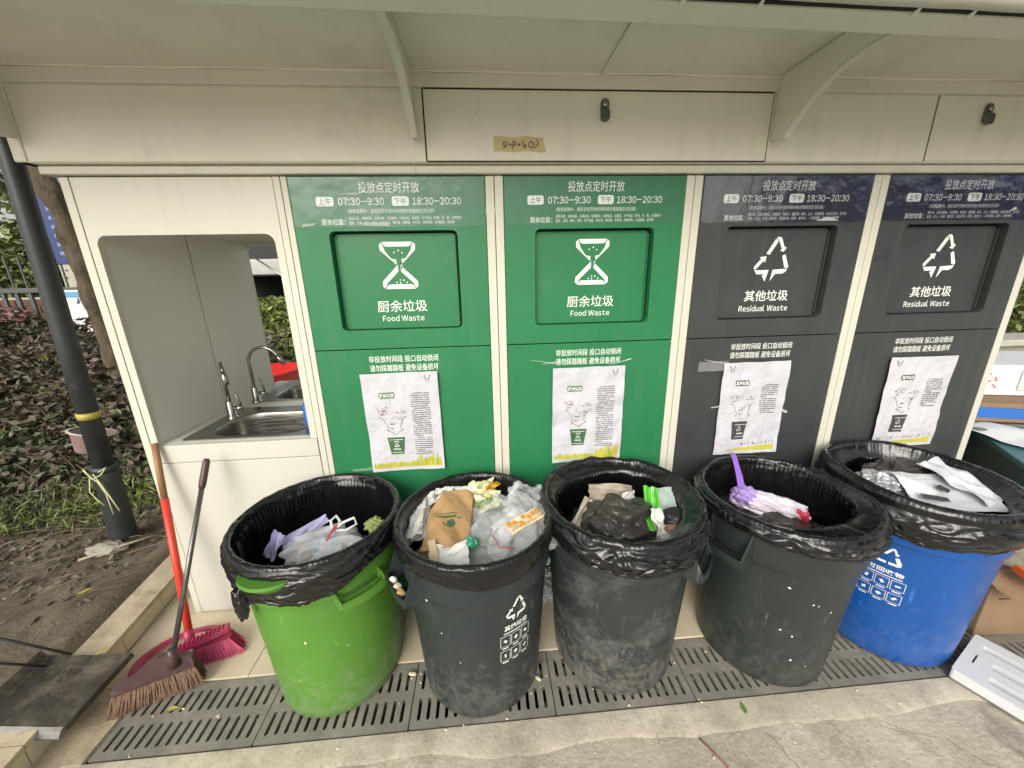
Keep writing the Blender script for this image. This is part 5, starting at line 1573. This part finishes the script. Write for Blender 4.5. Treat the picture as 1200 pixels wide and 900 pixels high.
# low dry shrubs behind the pole, rising to the back
def mound_shape(C_, rg_):
    y = C_[:, 1]; x = C_[:, 0]
    top = .08 + .95 * smooth(y, .85, 2.4) * (.7 + .5 * vnoise(x * 1.6, y * 1.6, s=4))
    keep = (x < -1.02 - (y + .3) * .11)
    C_[:, 2] = .07 + rg_.random(len(C_)) ** .55 * top
    return C_[keep]
o = leaf_cloud("dry_ground_cover", 60000, ((-3.6, 2.1, .4), (2.9, 1.5, .4)), .038, [M_leafb, M_leafg, M_leafb, M_leafb, M_leafd, M_leafg], 16, mound_shape, flat=.6)
tag(o, "tangled dry brown shrub cover behind the pole", None, kind='stuff')
def grass_shape(C_, rg_):
    y = C_[:, 1]; x = C_[:, 0]; keep = (x < -1.02 - (y + .3) * .11)
    C_[:, 2] = .07 + rg_.random(len(C_)) * .16
    return C_[keep]
o = leaf_cloud("green_ground_cover", 2300, ((-1.65, 1.02, .1), (.65, .42, .1)), .036, [M_leafd, M_leafl, M_leafd], 17, grass_shape, flat=1.2, asp=.16)
tag(o, "low grassy green plants around the pole's base", None, kind='stuff')
o = leaf_cloud("green_ground_cover", 900, ((-2.35, .70, .1), (.5, .18, .1)), .034, [M_leafd, M_leafl], 18, grass_shape, flat=1.2, asp=.16)
tag(o, "low green tufts further left in the soil bed", None, kind='stuff')
def mound2(C_, rg_):
    C_ = mound_shape(C_, rg_); C_[:, 2] += .03; return C_
o = leaf_cloud("broad_ground_cover", 6000, ((-3.4, 1.9, .4), (2.6, 1.4, .4)), .046, [M_leafg, M_leafb, M_leafb, M_leafl], 19, mound2, flat=.8)
tag(o, "larger curled dry leaves among the shrub cover", None, kind='stuff')
rs_ = random.Random(31); tw = MB()
for k in range(150):
    x_ = rs_.uniform(-4.2, -1.35); y_ = rs_.uniform(.75, 2.9); h_ = .15 + .8 * min(1, max(0, (y_ - .8) / 1.6)) * rs_.uniform(.6, 1.15)
    lx, ly = rs_.uniform(-.3, .3), rs_.uniform(-.2, .2)
    tw.tube([(x_, y_, .06), (x_ + lx * .4, y_ + ly * .4, h_ * .55), (x_ + lx * .8 + rs_.uniform(-.04, .04), y_ + ly, h_), (x_ + lx * 1.3, y_ + ly * 1.2, h_ + rs_.uniform(-.05, .12))], [.006, .005, .003, .0015], 5)
o = tw.build("dry_stems", mat("dry_stem", (.20, .16, .11), .8), smooth=True); tag(o, "thin dry stems standing up through the shrub cover", None, kind='stuff')
# twigs on the soil
rg_ = random.Random(12); tw = MB()
for k in range(130):
    x_ = rg_.uniform(-3.2, -1.0); y_ = rg_.uniform(-.6, 1.3)
    if x_ > -1.0 - (y_ + .3) * .11: continue
    a = rg_.gauss(.5, .5); L_ = rg_.uniform(.06, .38); z_ = .095
    tw.tube([(x_, y_, z_ - .005), (x_ + L_ * .5 * math.cos(a) + rg_.uniform(-.02, .02), y_ + L_ * .5 * math.sin(a), z_ + rg_.uniform(.0, .025)), (x_ + L_ * math.cos(a), y_ + L_ * math.sin(a), z_)], [rg_.uniform(.002, .005), .003, .0015], 5)
o = tw.build("twig_litter", M_twig, smooth=True); tag(o, "dry twigs strewn on the soil", None, kind='stuff')
def big_leaf(x_, y_, z_, s_, a, m_, label, name="fallen_leaf"):
    V = []; F = []
    n = 8
    for k in range(n + 1):
        t_ = k / n; w = s_ * .42 * math.sin(PI * t_ ** .8) + .0005
        for q in (-1, 0, 1):
            px, py = (t_ - .5) * s_ * 2, q * w
            V.append((x_ + px * math.cos(a) - py * math.sin(a), y_ + px * math.sin(a) + py * math.cos(a), z_ + abs(q) * s_ * .12 + .02 * s_ * math.sin(t_ * 5)))
    for k in range(n):
        for q in (0, 1): F.append((k * 3 + q, k * 3 + q + 1, (k + 1) * 3 + q + 1, (k + 1) * 3 + q))
    o = mesh(name, V, F, m_, smooth=True); return tag(o, label, "leaf")
big_leaf(-1.10, .095, .098, .033, .9, mat("leaf_lime", (.55, .50, .05), .5), "single bright yellow leaf on the bare soil")
big_leaf(-.30, -.455, .0045, .020, .2, M_leafy, "small yellow leaf on the drain by the broom bristles")
big_leaf(1.866, -.644, .0022, .020, 1.4, mat("leaf_green_fresh", (.10, .26, .03), .5), "small fresh green leaf on the concrete before the plain grey bin")
big_leaf(-.66, -.30, .135, .016, .8, M_leafy, "small yellow leaf lying in the black dustpan")
o = tube("red_twig", [(1.650, -.722, .0025), (1.675, -.765, .003), (1.700, -.812, .0015)], .0022, mat("red_bark", (.20, .05, .03), .6), None, 6)
tag(o, "thin reddish twig on the concrete at the bottom edge", "twig")
# pale wood chip and stone near the pole
o = tube("pale_stick", [(-1.36, .33, .10), (-1.20, .42, .115), (-1.10, .50, .11)], [.007, .009, .006], mat("pale_wood", (.34, .29, .21), .8), None, 8)
tag(o, "pale broken stick on the soil beside the pole's foot", "stick")
o = crumple("stone", (-1.30, .42, .10), (.09, .05, .03), 7, M_sand, sub=3, folds=5)
tag(o, "flat grey brown stone beside the pole's foot", "stone")
# broken pink bowl behind the pole
bw = empty("plant_pot", (-2.0, 1.2, .35), "cracked pale pink pot lying in the dry shrubs behind the pole", "plant pot")
cm = Matrix.Translation((-1.97, 1.18, .47)) @ Matrix.Rotation(-.25, 4, 'X') @ Matrix.Rotation(.25, 4, 'Y') @ Matrix.Scale(.8, 4)
t = MB(); t.lathe([(.001, -.10), (.085, -.10), (.095, -.08), (.150, .08), (.156, .085), (.146, .085), (.085, -.07), (.001, -.07)], (0, 0), 32)
t.V = [tuple(cm @ Vector(v)) for v in t.V]; t.build("pot_body", mat("pale_pink", (.30, .20, .18), .5, noise=.2), bw, smooth=True)
t = MB(); t.lathe([(.150, .082), (.170, .086), (.170, .096), (.150, .096)], (0, 0), 32); t.V = [tuple(cm @ Vector(v)) for v in t.V]
t.build("pot_rim", M_wallw, bw, smooth=True)

# fence with pickets along the back left
FN = empty("metal_fence", (-6.0, 4.0, .1), "grey metal railing fence with vertical bars behind the shrubs", "fence")
box("top_rail", -12, -3.2, 3.97, 4.03, 1.50, 1.56, M_fence, FN, b=.004)
box("bottom_rail", -12, -3.2, 3.98, 4.02, .30, .34, M_fence, FN, b=.004)
x_ = -9.0
pk = None
while x_ < -3.2:
    if pk is None:
        o = box("picket", -.022, .022, 3.985, 4.015, .20, 1.50, M_fence, FN, b=.003); pk = o.data
        o.matrix_parent_inverse = Matrix.Identity(4); o.location = Vector((x_, 0, 0)) - FN.location
    else:
        o = bpy.data.objects.new("picket", pk); COL.objects.link(o); o.parent = FN; o.location = Vector((x_, 0, 0)) - FN.location
    x_ += .165
# upper thin bars
x_ = -9.0; pk = None
while x_ < -3.2:
    if pk is None:
        o = box("upper_bar", -.008, .008, 3.992, 4.008, 1.56, 1.95, M_fence, FN); pk = o.data
        o.matrix_parent_inverse = Matrix.Identity(4); o.location = Vector((x_, 0, 0)) - FN.location
    else:
        o = bpy.data.objects.new("upper_bar", pk); COL.objects.link(o); o.parent = FN; o.location = Vector((x_, 0, 0)) - FN.location
    x_ += .165
# brick wall pieces behind the fence
BW = empty("brick_wall", (-7, 4.6, 0), "low reddish brick wall seen through the fence", "wall")
box("wall_core", -12, -4.3, 4.62, 4.80, 0, 1.42, M_wallw, BW)
bk_me = None
for row in range(13):
    for k in range(20):
        x_ = -8.6 + k * .215 + (.107 if row % 2 else 0)
        if bk_me is None:
            o = box("brick", -.1, .1, -.02, .02, -.045, .045, M_brick, None, b=.004); bk_me = o.data
        else:
            o = bpy.data.objects.new("brick", bk_me); COL.objects.link(o)
        o.parent = BW; o.location = Vector((x_, 4.605, .15 + row * .1)) - BW.location
    if row == 12: break
# pink flowers in front of the fence
fl_ = empty("flowering_shrub", (-5.2, 3.7, 0), "shrub with faded pink blossoms against the fence", "shrub")
leaf_cloud("flowers", 900, ((-5.35, 3.75, 1.22), (.5, .15, .12)), .05, [M_pinkf], 24, parent=fl_)
leaf_cloud("foliage", 1800, ((-5.3, 3.75, 1.0), (.7, .2, .3)), .05, [M_leafb, M_leafd], 25, parent=fl_)
leaf_cloud("foliage", 7000, ((-6.8, 5.6, 2.0), (2.6, .7, .65)), .075, [M_leafd, M_leafl, M_leafd], 26).name = "green_hedge"
tag(bpy.data.objects["green_hedge"], "loose green shrubs behind the railing fence", "hedge")
leaf_cloud("crown2", 9000, ((-9.5, 9.0, 4.6), (4.2, 1.6, 1.4)), .11, [M_leafg, M_leafl, M_leafd], 27).name = "far_tree_crown"
ft = empty("tree", (-9.5, 9.0, 0), "pale leafy tree above the white awning far behind the fence", "tree")
fo = bpy.data.objects["far_tree_crown"]; fo.name = "crown"; wparent(fo, ft)
tube("trunk", [(-9.6, 9.1, 0), (-9.4, 9.0, 2), (-9.5, 9.0, 4.2)], [.2, .16, .1], M_bark, ft, 12)
# white awning and building far left
AW = empty("roadside_building", (-12, 9.5, 0), "pale low building with a white awning beyond the fence", "building")
box("wall", -22, -8.2, 9.8, 10.0, 0, 3.0, M_wallw, AW)
t = MB()
V = [(-14, 7.6, 2.45), (-8.6, 7.6, 2.45), (-8.6, 9.75, 3.05), (-14, 9.75, 3.05), (-14, 7.6, 2.25), (-8.6, 7.6, 2.25), (-8.6, 9.75, 2.95), (-14, 9.75, 2.95)]
t.add(V, [(0, 1, 2, 3), (7, 6, 5, 4), (0, 4, 5, 1), (1, 5, 6, 2), (2, 6, 7, 3), (3, 7, 4, 0)])
t.build("awning", M_awn, AW, fix=True)
for x_ in (-13.5, -11.5, -9.5): box("window", x_, x_ + 1.1, 9.775, 9.797, 1.0, 2.1, M_inkd, AW)
# blue signboard
SG = empty("blue_signboard", (-3.3, 3.0, 0), "dark blue signboard with rows of pale text behind the tree trunk", "signboard")
box("board", -3.62, -2.55, 3.02, 3.06, 1.80, 2.72, M_sign, SG, b=.006)
f = Flat(); rr = random.Random(4)
for row in range(9):
    z_ = 2.60 - row * .088; x_ = -3.55
    while x_ < -2.65:
        w_ = rr.choice([.03, .045, .06]); f.rect(x_, x_ + w_, z_, z_ + (.035 if row else .05)); x_ += w_ + rr.choice([.015, .02, .06])
f.build("sign_print", mat("sign_print_pale", (.16, .23, .36), .5), SG, lambda u, v: (u, 3.017, v))
for x_ in (-3.5, -2.7): tube("leg", [(x_, 3.08, 0), (x_, 3.08, 2.6)], .025, M_fence, SG, 8)
# notice board below it
NB = empty("notice_board", (-3.5, 3.2, 0), "white notice board with blue heading between pole and tree trunk", "notice board")
box("board", -4.00, -3.05, 3.20, 3.24, 1.05, 1.53, M_foam, NB, b=.004)
box("heading", -3.97, -3.08, 3.194, 3.199, 1.45, 1.51, M_posterb, NB)
f = Flat()
for k in range(12):
    a, b = rr.uniform(-3.75, -3.35), rr.uniform(1.1, 1.38); f.poly([(a, b), (a + rr.uniform(.03, .1), b + .02), (a + rr.uniform(0, .06), b + rr.uniform(.04, .1))])
f.build("picture_print", M_inkd, NB, lambda u, v: (u, 3.197, v))
for x_ in (-3.95, -3.1): tube("leg", [(x_, 3.26, 0), (x_, 3.26, 1.5)], .02, M_fence, NB, 8)
WL = empty("plaster_wall", (-3.2, 5.0, 0), "cream plaster wall with dotted vents behind the notice board", "wall")
box("wall_face", -4.78, -3.0, 4.2, 4.35, 0, 2.25, M_wallw, WL, b=.01)
f = Flat()
for k in range(30): f.disc(-4.7 + (k % 6) * .13 + rr.uniform(-.02, .02), 1.68 + (k // 6) * .1, .016, 6)
f.build("vent_holes", M_inkd, WL, lambda u, v: (u, 4.197, v))

# =================================================================== SEEN THROUGH THE SINK OPENING
sh = empty("garden_shrub", (-2.0, 4.0, 0), "bright yellow green leafy bush seen through the sink opening", "shrub")
M_leafv = mat('leaf_vivid', (.40, .44, .13), .45, col2=(.20, .27, .06), nscale=5)
leaf_cloud("foliage", 10000, ((-2.05, 4.0, .86), (.75, .45, .52)), .045, [M_leafv, M_leafl, M_leafv, M_leafv], 28, parent=sh)
tube("stem", [(-2.05, 4.0, 0), (-2.0, 4.0, .6)], [.03, .02], M_bark, sh, 8)
leaf_cloud("foliage2", 2500, ((-1.50, 3.0, .45), (.35, .3, .30)), .07, [M_leafl, M_leafd], 29).name = "leafy_plant"
tag(bpy.data.objects["leafy_plant"], "broad-leaved low plant in front of the bush behind the sinks", "plant")
KS = empty("market_stall", (-3.2, 7.0, 0), "dark stall with a white canopy and grey counter seen through the sink opening", "stall")
box("canopy", -4.6, -1.2, 6.0, 8.0, 1.70, 1.98, M_awn, KS, b=.02)
box("counter", -4.4, -1.4, 6.4, 7.2, 0, 1.15, mat("grey_counter", (.16, .16, .17), .6, noise=.3, nscale=3), KS, b=.01)
box("back_wall", -4.6, -1.2, 8.0, 8.1, 0, 3.4, mat("dark_wall", (.035, .038, .035), .8, noise=.4, nscale=2), KS)
for x_ in (-4.5, -1.3): tube("post", [(x_, 6.1, 0), (x_, 6.1, 1.72)], .03, M_fence, KS, 8)
o = tube("slanting_rod", [(-1.35, 2.3, 1.93), (-.95, 2.2, 1.66), (-.7, 2.15, 1.50)], .009, M_chrome, None, 8)
tag(o, "thin pale metal rod slanting across the sink opening", "rod")
rt_ = empty("red_tub", (-.83, 1.62, 0), "bright red plastic tub standing behind the back basin", "tub")
MB().lathe([(.001, .70), (.15, .70), (.235, .845), (.250, .850), (.250, .865), (.225, .868), (.14, .725), (.001, .72)], (-.86, 1.66), 40).build("tub_body", M_redp, rt_, smooth=True)
t = MB()
for a in (45, 135, 225, 315): t.tube([(-.86 + .12 * math.cos(math.radians(a)), 1.66 + .12 * math.sin(math.radians(a)), 0), (-.86 + .10 * math.cos(math.radians(a)), 1.66 + .1 * math.sin(math.radians(a)), .70)], .012, 8)
t.build("stand", M_fence, rt_, smooth=True)

# =================================================================== RIGHT SIDE HEAP
def obox(name, label, cat, near, far_dir, w, dp, z0, z1, m_, group=None, b=.006):
    """box standing with one corner at near, front edge along far_dir"""
    d_ = Vector((far_dir[0], far_dir[1], 0)).normalized(); n_ = Vector((-d_.y, d_.x, 0))
    M = Matrix(((d_.x, n_.x, 0, near[0]), (d_.y, n_.y, 0, near[1]), (0, 0, 1, 0), (0, 0, 0, 1)))
    root = empty(name, (near[0], near[1], z0), label, cat, group)
    o = box(name + "_body", 0, w, 0, dp, z0, z1, m_, root, b=b, M=M)
    return root, M
# teal crate
CR, Mc = obox("teal_crate", "dark teal plastic crate with a pale top edge behind the blue bin", "crate", (3.50, -.20), (.30, .42), .62, -.50, .06, .655, M_teal)
box("crate_rim", -.01, .63, -.512, .012, .63, .662, mat("teal_rim", (.05, .15, .16), .4), CR, b=.006, M=Mc)
box("crate_foot", .02, .60, -.48, -.02, .0, .06, M_rub, CR, M=Mc)
# white sheet with dark spots lying on the crate
wb = empty("foam_sheet", (3.95, .25, .67), "white foam packing sheet with holes lying over the teal crate", "foam sheet")
o = wrap_sheet("sheet_body", (4.08, .27, .685), (.85, .50), 98, M_foam, rot=(0, 0, .2), amp=.02, parent=wb)[0]
f = Flat()
for k in range(6): f.disc(-.3 + .13 * k, .05 * ((k % 2) * 2 - 1), .028, 10)
f.build("sheet_holes", mat("grey_hole", (.22, .22, .22), .8), wb, lambda u, v: (4.0 + u, .20 + v, .705))
# flat carton with a blue band
CT, Mt = obox("flat_carton", "flat brown carton with blue printed band and white label, under the foam box", "carton", (3.46, .34), (1, -.30), 1.7, .6, .71, .825, M_card)
box("blue_band", .03, 1.66, -.0025, .0005, .735, .798, M_bluep, CT, M=Mt)
box("paper_label", .66, .80, -.0045, -.0028, .742, .790, M_tissue, CT, M=Mt)
SC, Ms = obox("tall_carton", "tall dull brown carton holding up the flat carton behind the teal crate", "carton", (3.56, .40), (1, -.30), 1.45, .46, .0, .706, M_brownp)
box("carton_seam", .02, 1.43, -.003, .0005, .34, .352, M_card, SC, M=Ms)
FB, Mf = obox("foam_box", "white foam box with red marks and a window panel on top of the cartons", "foam box", (3.50, .45), (1, -.22), 1.4, .45, .828, 1.015, M_foam)
box("foam_panel", .62, .88, -.012, .0, .865, .985, M_foam, FB, b=.003, M=Mf)
f = Flat(); rr = random.Random(8)
for k in range(22):
    a, b = rr.uniform(.02, .12), rr.uniform(.84, .995); f.poly([(a, b), (a + .02, b + .004), (a + .008, b + .014)])
f.build("red_marks", M_inkr, FB, lambda u, v: tuple(Mf @ Vector((u + .38, -.0015, v))))
box("foam_panel_shade", .66, .84, -.0135, -.0122, .885, .965, mat("foam_shade", (.50, .51, .50), .7), FB, M=Mf)  # flat greyer plate; the shade of a recess is put into its colour
# flat cardboards and carton on the ground
CB, Mb = obox("open_carton", "open brown cardboard carton crushed behind the blue bin", "carton", (3.06, -.46), (1, -.05), .55, .42, .0, .315, M_card, b=.004)
wrap_sheet("carton_flap", (3.13, -.44, .335), (.25, .24), 99, M_card, rot=(.5, -.1, .2), amp=.006, parent=CB)
wrap_sheet("carton_flap", (3.17, -.36, .38), (.30, .20), 100, mat("grey_card2", (.25, .22, .16), .8), rot=(.3, .2, -.2), amp=.006, parent=CB)
box("carton_gap", .05, .5, -.0012, -.0002, .20, .205, M_gap, CB, M=Mb)
o = box("orange_tray", 0, .24, 0, .10, 0, .03, M_orange, None, b=.004, M=Matrix.Translation((3.045, -.57, .372)) @ Matrix.Rotation(-.35, 4, 'Z') @ Matrix.Rotation(.28, 4, 'Y'))
tag(o, "bright orange plastic tray edge lying on the crushed carton", "tray")
# slotted white foam board leaning flat on the ground in front
FO = empty("foam_board", (3.0, -.65, 0), "white foam packing board with long slots on the ground right of the blue bin", "foam board")
Mo = Matrix.Translation((2.742, -.612, .004)) @ Matrix.Rotation(math.radians(-66), 4, 'Z')
t = MB()
loops = [rrect(0, .60, 0, .30, .008, 2)]
for (x0_, x1_, y0_, y1_) in ((.085, .32, .036, .074), (.075, .30, .122, .164), (.035, .27, .212, .250)):
    loops.append(rect(x0_, x1_, y0_, y1_)[::-1])
loops.append(rect(.030, .036, .10, .17)[::-1])
t.prism(loops, .008, .050, XY); t.V = [tuple(Mo @ Vector(v)) for v in t.V]
t.build("board_top", M_foam, FO, fix=True)
t = MB(); t.prism([rrect(.0, .60, 0, .30, .008, 2)], .0, .0075, XY); t.V = [tuple(Mo @ Vector(v)) for v in t.V]
t.build("board_base", mat("slot_shade_foam", (.16, .16, .155), .7), FO, fix=True)  # base coloured dark to stand for the shade inside the slots
# stone ledge with shrubs behind the station's right end
LG = empty("stone_ledge", (7, 2.2, 0), "grey stone planter ledge behind the station's right end", "planter wall")
box("ledge_wall", 3.8, 14, 2.05, 2.35, 0, .74, M_sand, LG, b=.01)
box("ledge_cap", 3.8, 14, 1.98, 2.40, .742, .815, mat("ledge_cap_stone", (.46, .44, .37), .75, noise=.2), LG, b=.015)
leaf_cloud("shrub3", 14000, ((8.0, 3.3, 1.35), (3.6, .9, .75)), .06, [M_leafd, M_leafb, M_leafl, M_leafd], 30).name = "planter_shrub"
tag(bpy.data.objects["planter_shrub"], "dark tangled shrubs growing above the stone ledge", "shrubs")
o = box("courtyard_wall", 5, 16, 6.0, 6.2, 0, 3.4, mat("dim_wall", (.12, .10, .07), .85, noise=.4, nscale=1.5), None)
tag(o, "dim brown wall behind the ledge shrubs", "wall")

# crumbs and bits on the drain and the concrete
rg_ = random.Random(3); cr = MB()
for (x_, y_) in [(.60, -.42), (.64, -.44), (1.08, -.52), (1.12, -.50), (.98, -.60), (1.15, -.46), (2.14, -.66), (1.45, -.69), (-.10, -.50), (1.72, -.60)] + [(rg_.uniform(-.4, 2.9), rg_.uniform(-.95, -.38)) for _ in range(60)]:
    s_ = rg_.uniform(.002, .0055)
    a = rg_.uniform(0, 6.28)
    V = [(x_ + s_ * 1.6 * math.cos(a), y_ + s_ * 1.6 * math.sin(a), .001), (x_ - s_ * math.sin(a), y_ + s_ * math.cos(a), .001), (x_ - s_ * 1.6 * math.cos(a), y_ - s_ * 1.4 * math.sin(a), .001), (x_ + s_ * math.sin(a), y_ - s_ * math.cos(a), .001), (x_, y_, .001 + s_)]
    cr.add(V, [(0, 1, 4), (1, 2, 4), (2, 3, 4), (3, 0, 4)])
o = cr.build("crumb_litter", M_crumb); tag(o, "pale crumbs and paper bits on the drain and concrete", None, kind='stuff')
def husk(x_, y_, s_, label):
    o = crumple("peanut_shell", (x_, y_, .006), (s_, s_ * .5, s_ * .4), int(x_ * 100), M_crumb, sub=2, folds=4, rot=(0, 0, x_ * 5))
    tag(o, label, "food scrap")
husk(.603, -.405, .016, "pale peanut shell on the drain between the green and printed grey bins")
husk(1.115, -.47, .014, "pale peanut shell on the drain between the two grey bins left of centre")
# rubbish caught in the second bin's handle
hb_ = math.radians(-148)
for k, (tt, mm_, lb) in enumerate(((-.035, M_tissue, "white paper scrap caught in the grey bin's left handle"), (.0, M_crumb, "yellowish scrap caught in the middle of the grey bin's left handle"), (.035, M_kraft, "brown dry scrap caught in the grey bin's left handle"))):
    e_r = Vector((math.cos(hb_), math.sin(hb_), 0)); e_t = Vector((-math.sin(hb_), math.cos(hb_), 0))
    p = Vector((.892, -.360, 0)) + e_r * (.318) + e_t * tt + Vector((0, 0, .565))
    o = crumple("scrap", p, (.014, .012, .016), 200 + k, mm_, sub=2, folds=5)
    tag(o, lb, "scrap")
# milky bag fallen between the bins on the tiles
o = crumple("plastic_bag", (1.205, -.02, .06), (.085, .10, .07), 210, M_milky, folds=12, amp=.25)
tag(o, "crumpled milky bag on the tiles behind the gap between grey bins", "plastic bag")

# blue market awning across the lane: the films on the right-hand doors mirror it
BA = empty("blue_awning", (8.0, -4.4, 0), "blue tarpaulin awning on poles across the lane", "awning")
M_tarp = mat("blue_tarpaulin", (.07, .09, .55), .5, noise=.2, nscale=2)
t = MB()
V = [(6.2, -5.6, 3.3), (12.5, -5.6, 3.3), (12.5, -3.6, 2.6), (6.2, -3.6, 2.6), (6.2, -5.6, 3.33), (12.5, -5.6, 3.33), (12.5, -3.6, 2.63), (6.2, -3.6, 2.63)]
t.add(V, [(3, 2, 1, 0), (4, 5, 6, 7), (0, 1, 5, 4), (1, 2, 6, 5), (2, 3, 7, 6), (3, 0, 4, 7)]); t.build("tarpaulin", M_tarp, BA, fix=True)
box("tarpaulin_side", 6.2, 12.5, -5.63, -5.6, .9, 3.29, M_tarp, BA)
for x_ in (6.25, 12.45):
    for y_ in (-3.65, -5.5): tube("pole", [(x_, y_, 0), (x_, y_, 2.62 if y_ > -4 else 3.25)], .03, M_fence, BA, 8)

rg_ = random.Random(44); sd_ = MB()
for k in range(170):
    gk = rg_.randrange(8); sk = rg_.randrange(ns); row = rg_.choice(((.026, .108), (.136, .218)))
    x_ = CX0 + .004 + gk * GW + .015 + pit * (sk + .5); y_ = CY0 + .004 + rg_.uniform(*row); l_ = rg_.uniform(.006, .02)
    V = []
    for (a, b, c_) in ((-.0062, -l_, -.012), (.0062, -l_, -.012), (.0062, l_, -.012), (-.0062, l_, -.012), (0.001, 0, -.002 - rg_.random() * .006)):
        V.append((x_ + a, y_ + b, c_))
    sd_.add(V, [(0, 1, 4), (1, 2, 4), (2, 3, 4), (3, 0, 4), (3, 2, 1, 0)])
o = sd_.build("drain_debris", mat("slot_mud", (.13, .11, .08), .9, noise=.4, nscale=60)); tag(o, "mud and grit clogging some of the drain slots", None, kind='stuff')
V = []; F = []; n = 160
for k in range(n + 1):
    x_ = -.9 + 4.9 * k / n
    yo = CY0 - .003; yi = CY0 - .075 - .03 * float(vnoise(x_ * 3, 0 * x_, s=61)) - .012 * float(vnoise(x_ * 14, 0 * x_, s=62))
    V += [(x_, yo, .0008), (x_, yi + .012, .0006), (x_, yi, -.0045)]
for k in range(n):
    for q in (0, 1): F.append((k * 3 + q, k * 3 + 3 + q, k * 3 + 4 + q, k * 3 + 1 + q)[::-1])
o = mesh("mortar_strip", V, F, stone_mat("mortar", (.56, .50, .385), (.42, .37, .28), (.66, .60, .48), 4, 14, .85, .4), None, smooth=True); tag(o, kind='structure')
# cracks in the pavement
ck = MB()
for pts in ([(1.90, -.72), (1.93, -.82), (1.95, -.93), (2.00, -1.1)], [(2.2, -.70), (2.5, -.80), (2.7, -1.0), (3.0, -1.1)]):
    P = []
    for a, b in zip(pts[:-1], pts[1:]):
        for q in range(8): P.append((a[0] + (b[0] - a[0]) * q / 8 + random.uniform(-.006, .006), a[1] + (b[1] - a[1]) * q / 8 + random.uniform(-.006, .006)))
    for a, b in zip(P[:-1], P[1:]):
        w_ = .0011
        ck.add([(a[0] - w_, a[1], -.0032), (b[0] - w_, b[1], -.0032), (b[0] + w_, b[1], -.0032), (a[0] + w_, a[1], -.0032)], [(0, 3, 2, 1)])
tag(ck.build("pavement_cracks", mat("crack_dark", (.12, .10, .075), .95)), kind='structure')

# dried pale splashes on the plain grey bin and one on the green bin
for (B_, c_, rr_f, spots) in ((B4, BINS[3][0], r4, [(-118, .50, .0045), (-100, .44, .0035), (-96, .435, .003), (-117, .30, .004), (-108, .28, .0035), (-104, .16, .0045), (-84, .40, .003), (-90, .13, .003)]),
                           (B1, BINS[0][0], r1, [(-88, .40, .005), (-60, .33, .003), (-100, .22, .003)]), (B2, BINS[1][0], r2, [(-105, .30, .0025), (-118, .42, .003), (-128, .545, .006)])):
    f = Flat()
    for (a_, z_, r_) in spots:
        q = [(math.radians(a_) * .27 + r_ * (1 + .5 * math.sin(3 * k + a_)) * math.cos(2 * PI * k / 8), z_ + r_ * (1 + .5 * math.cos(2 * k + z_ * 50)) * math.sin(2 * PI * k / 8)) for k in range(8)]
        f.add((q, [tuple(range(8))]))
    f.build("dried_splashes", M_crumb if B_ is B1 else M_tissue, B_, lambda u, v: (c_[0] + (rr_f(v) + .0012) * math.cos(u / .27), c_[1] + (rr_f(v) + .0012) * math.sin(u / .27), v))
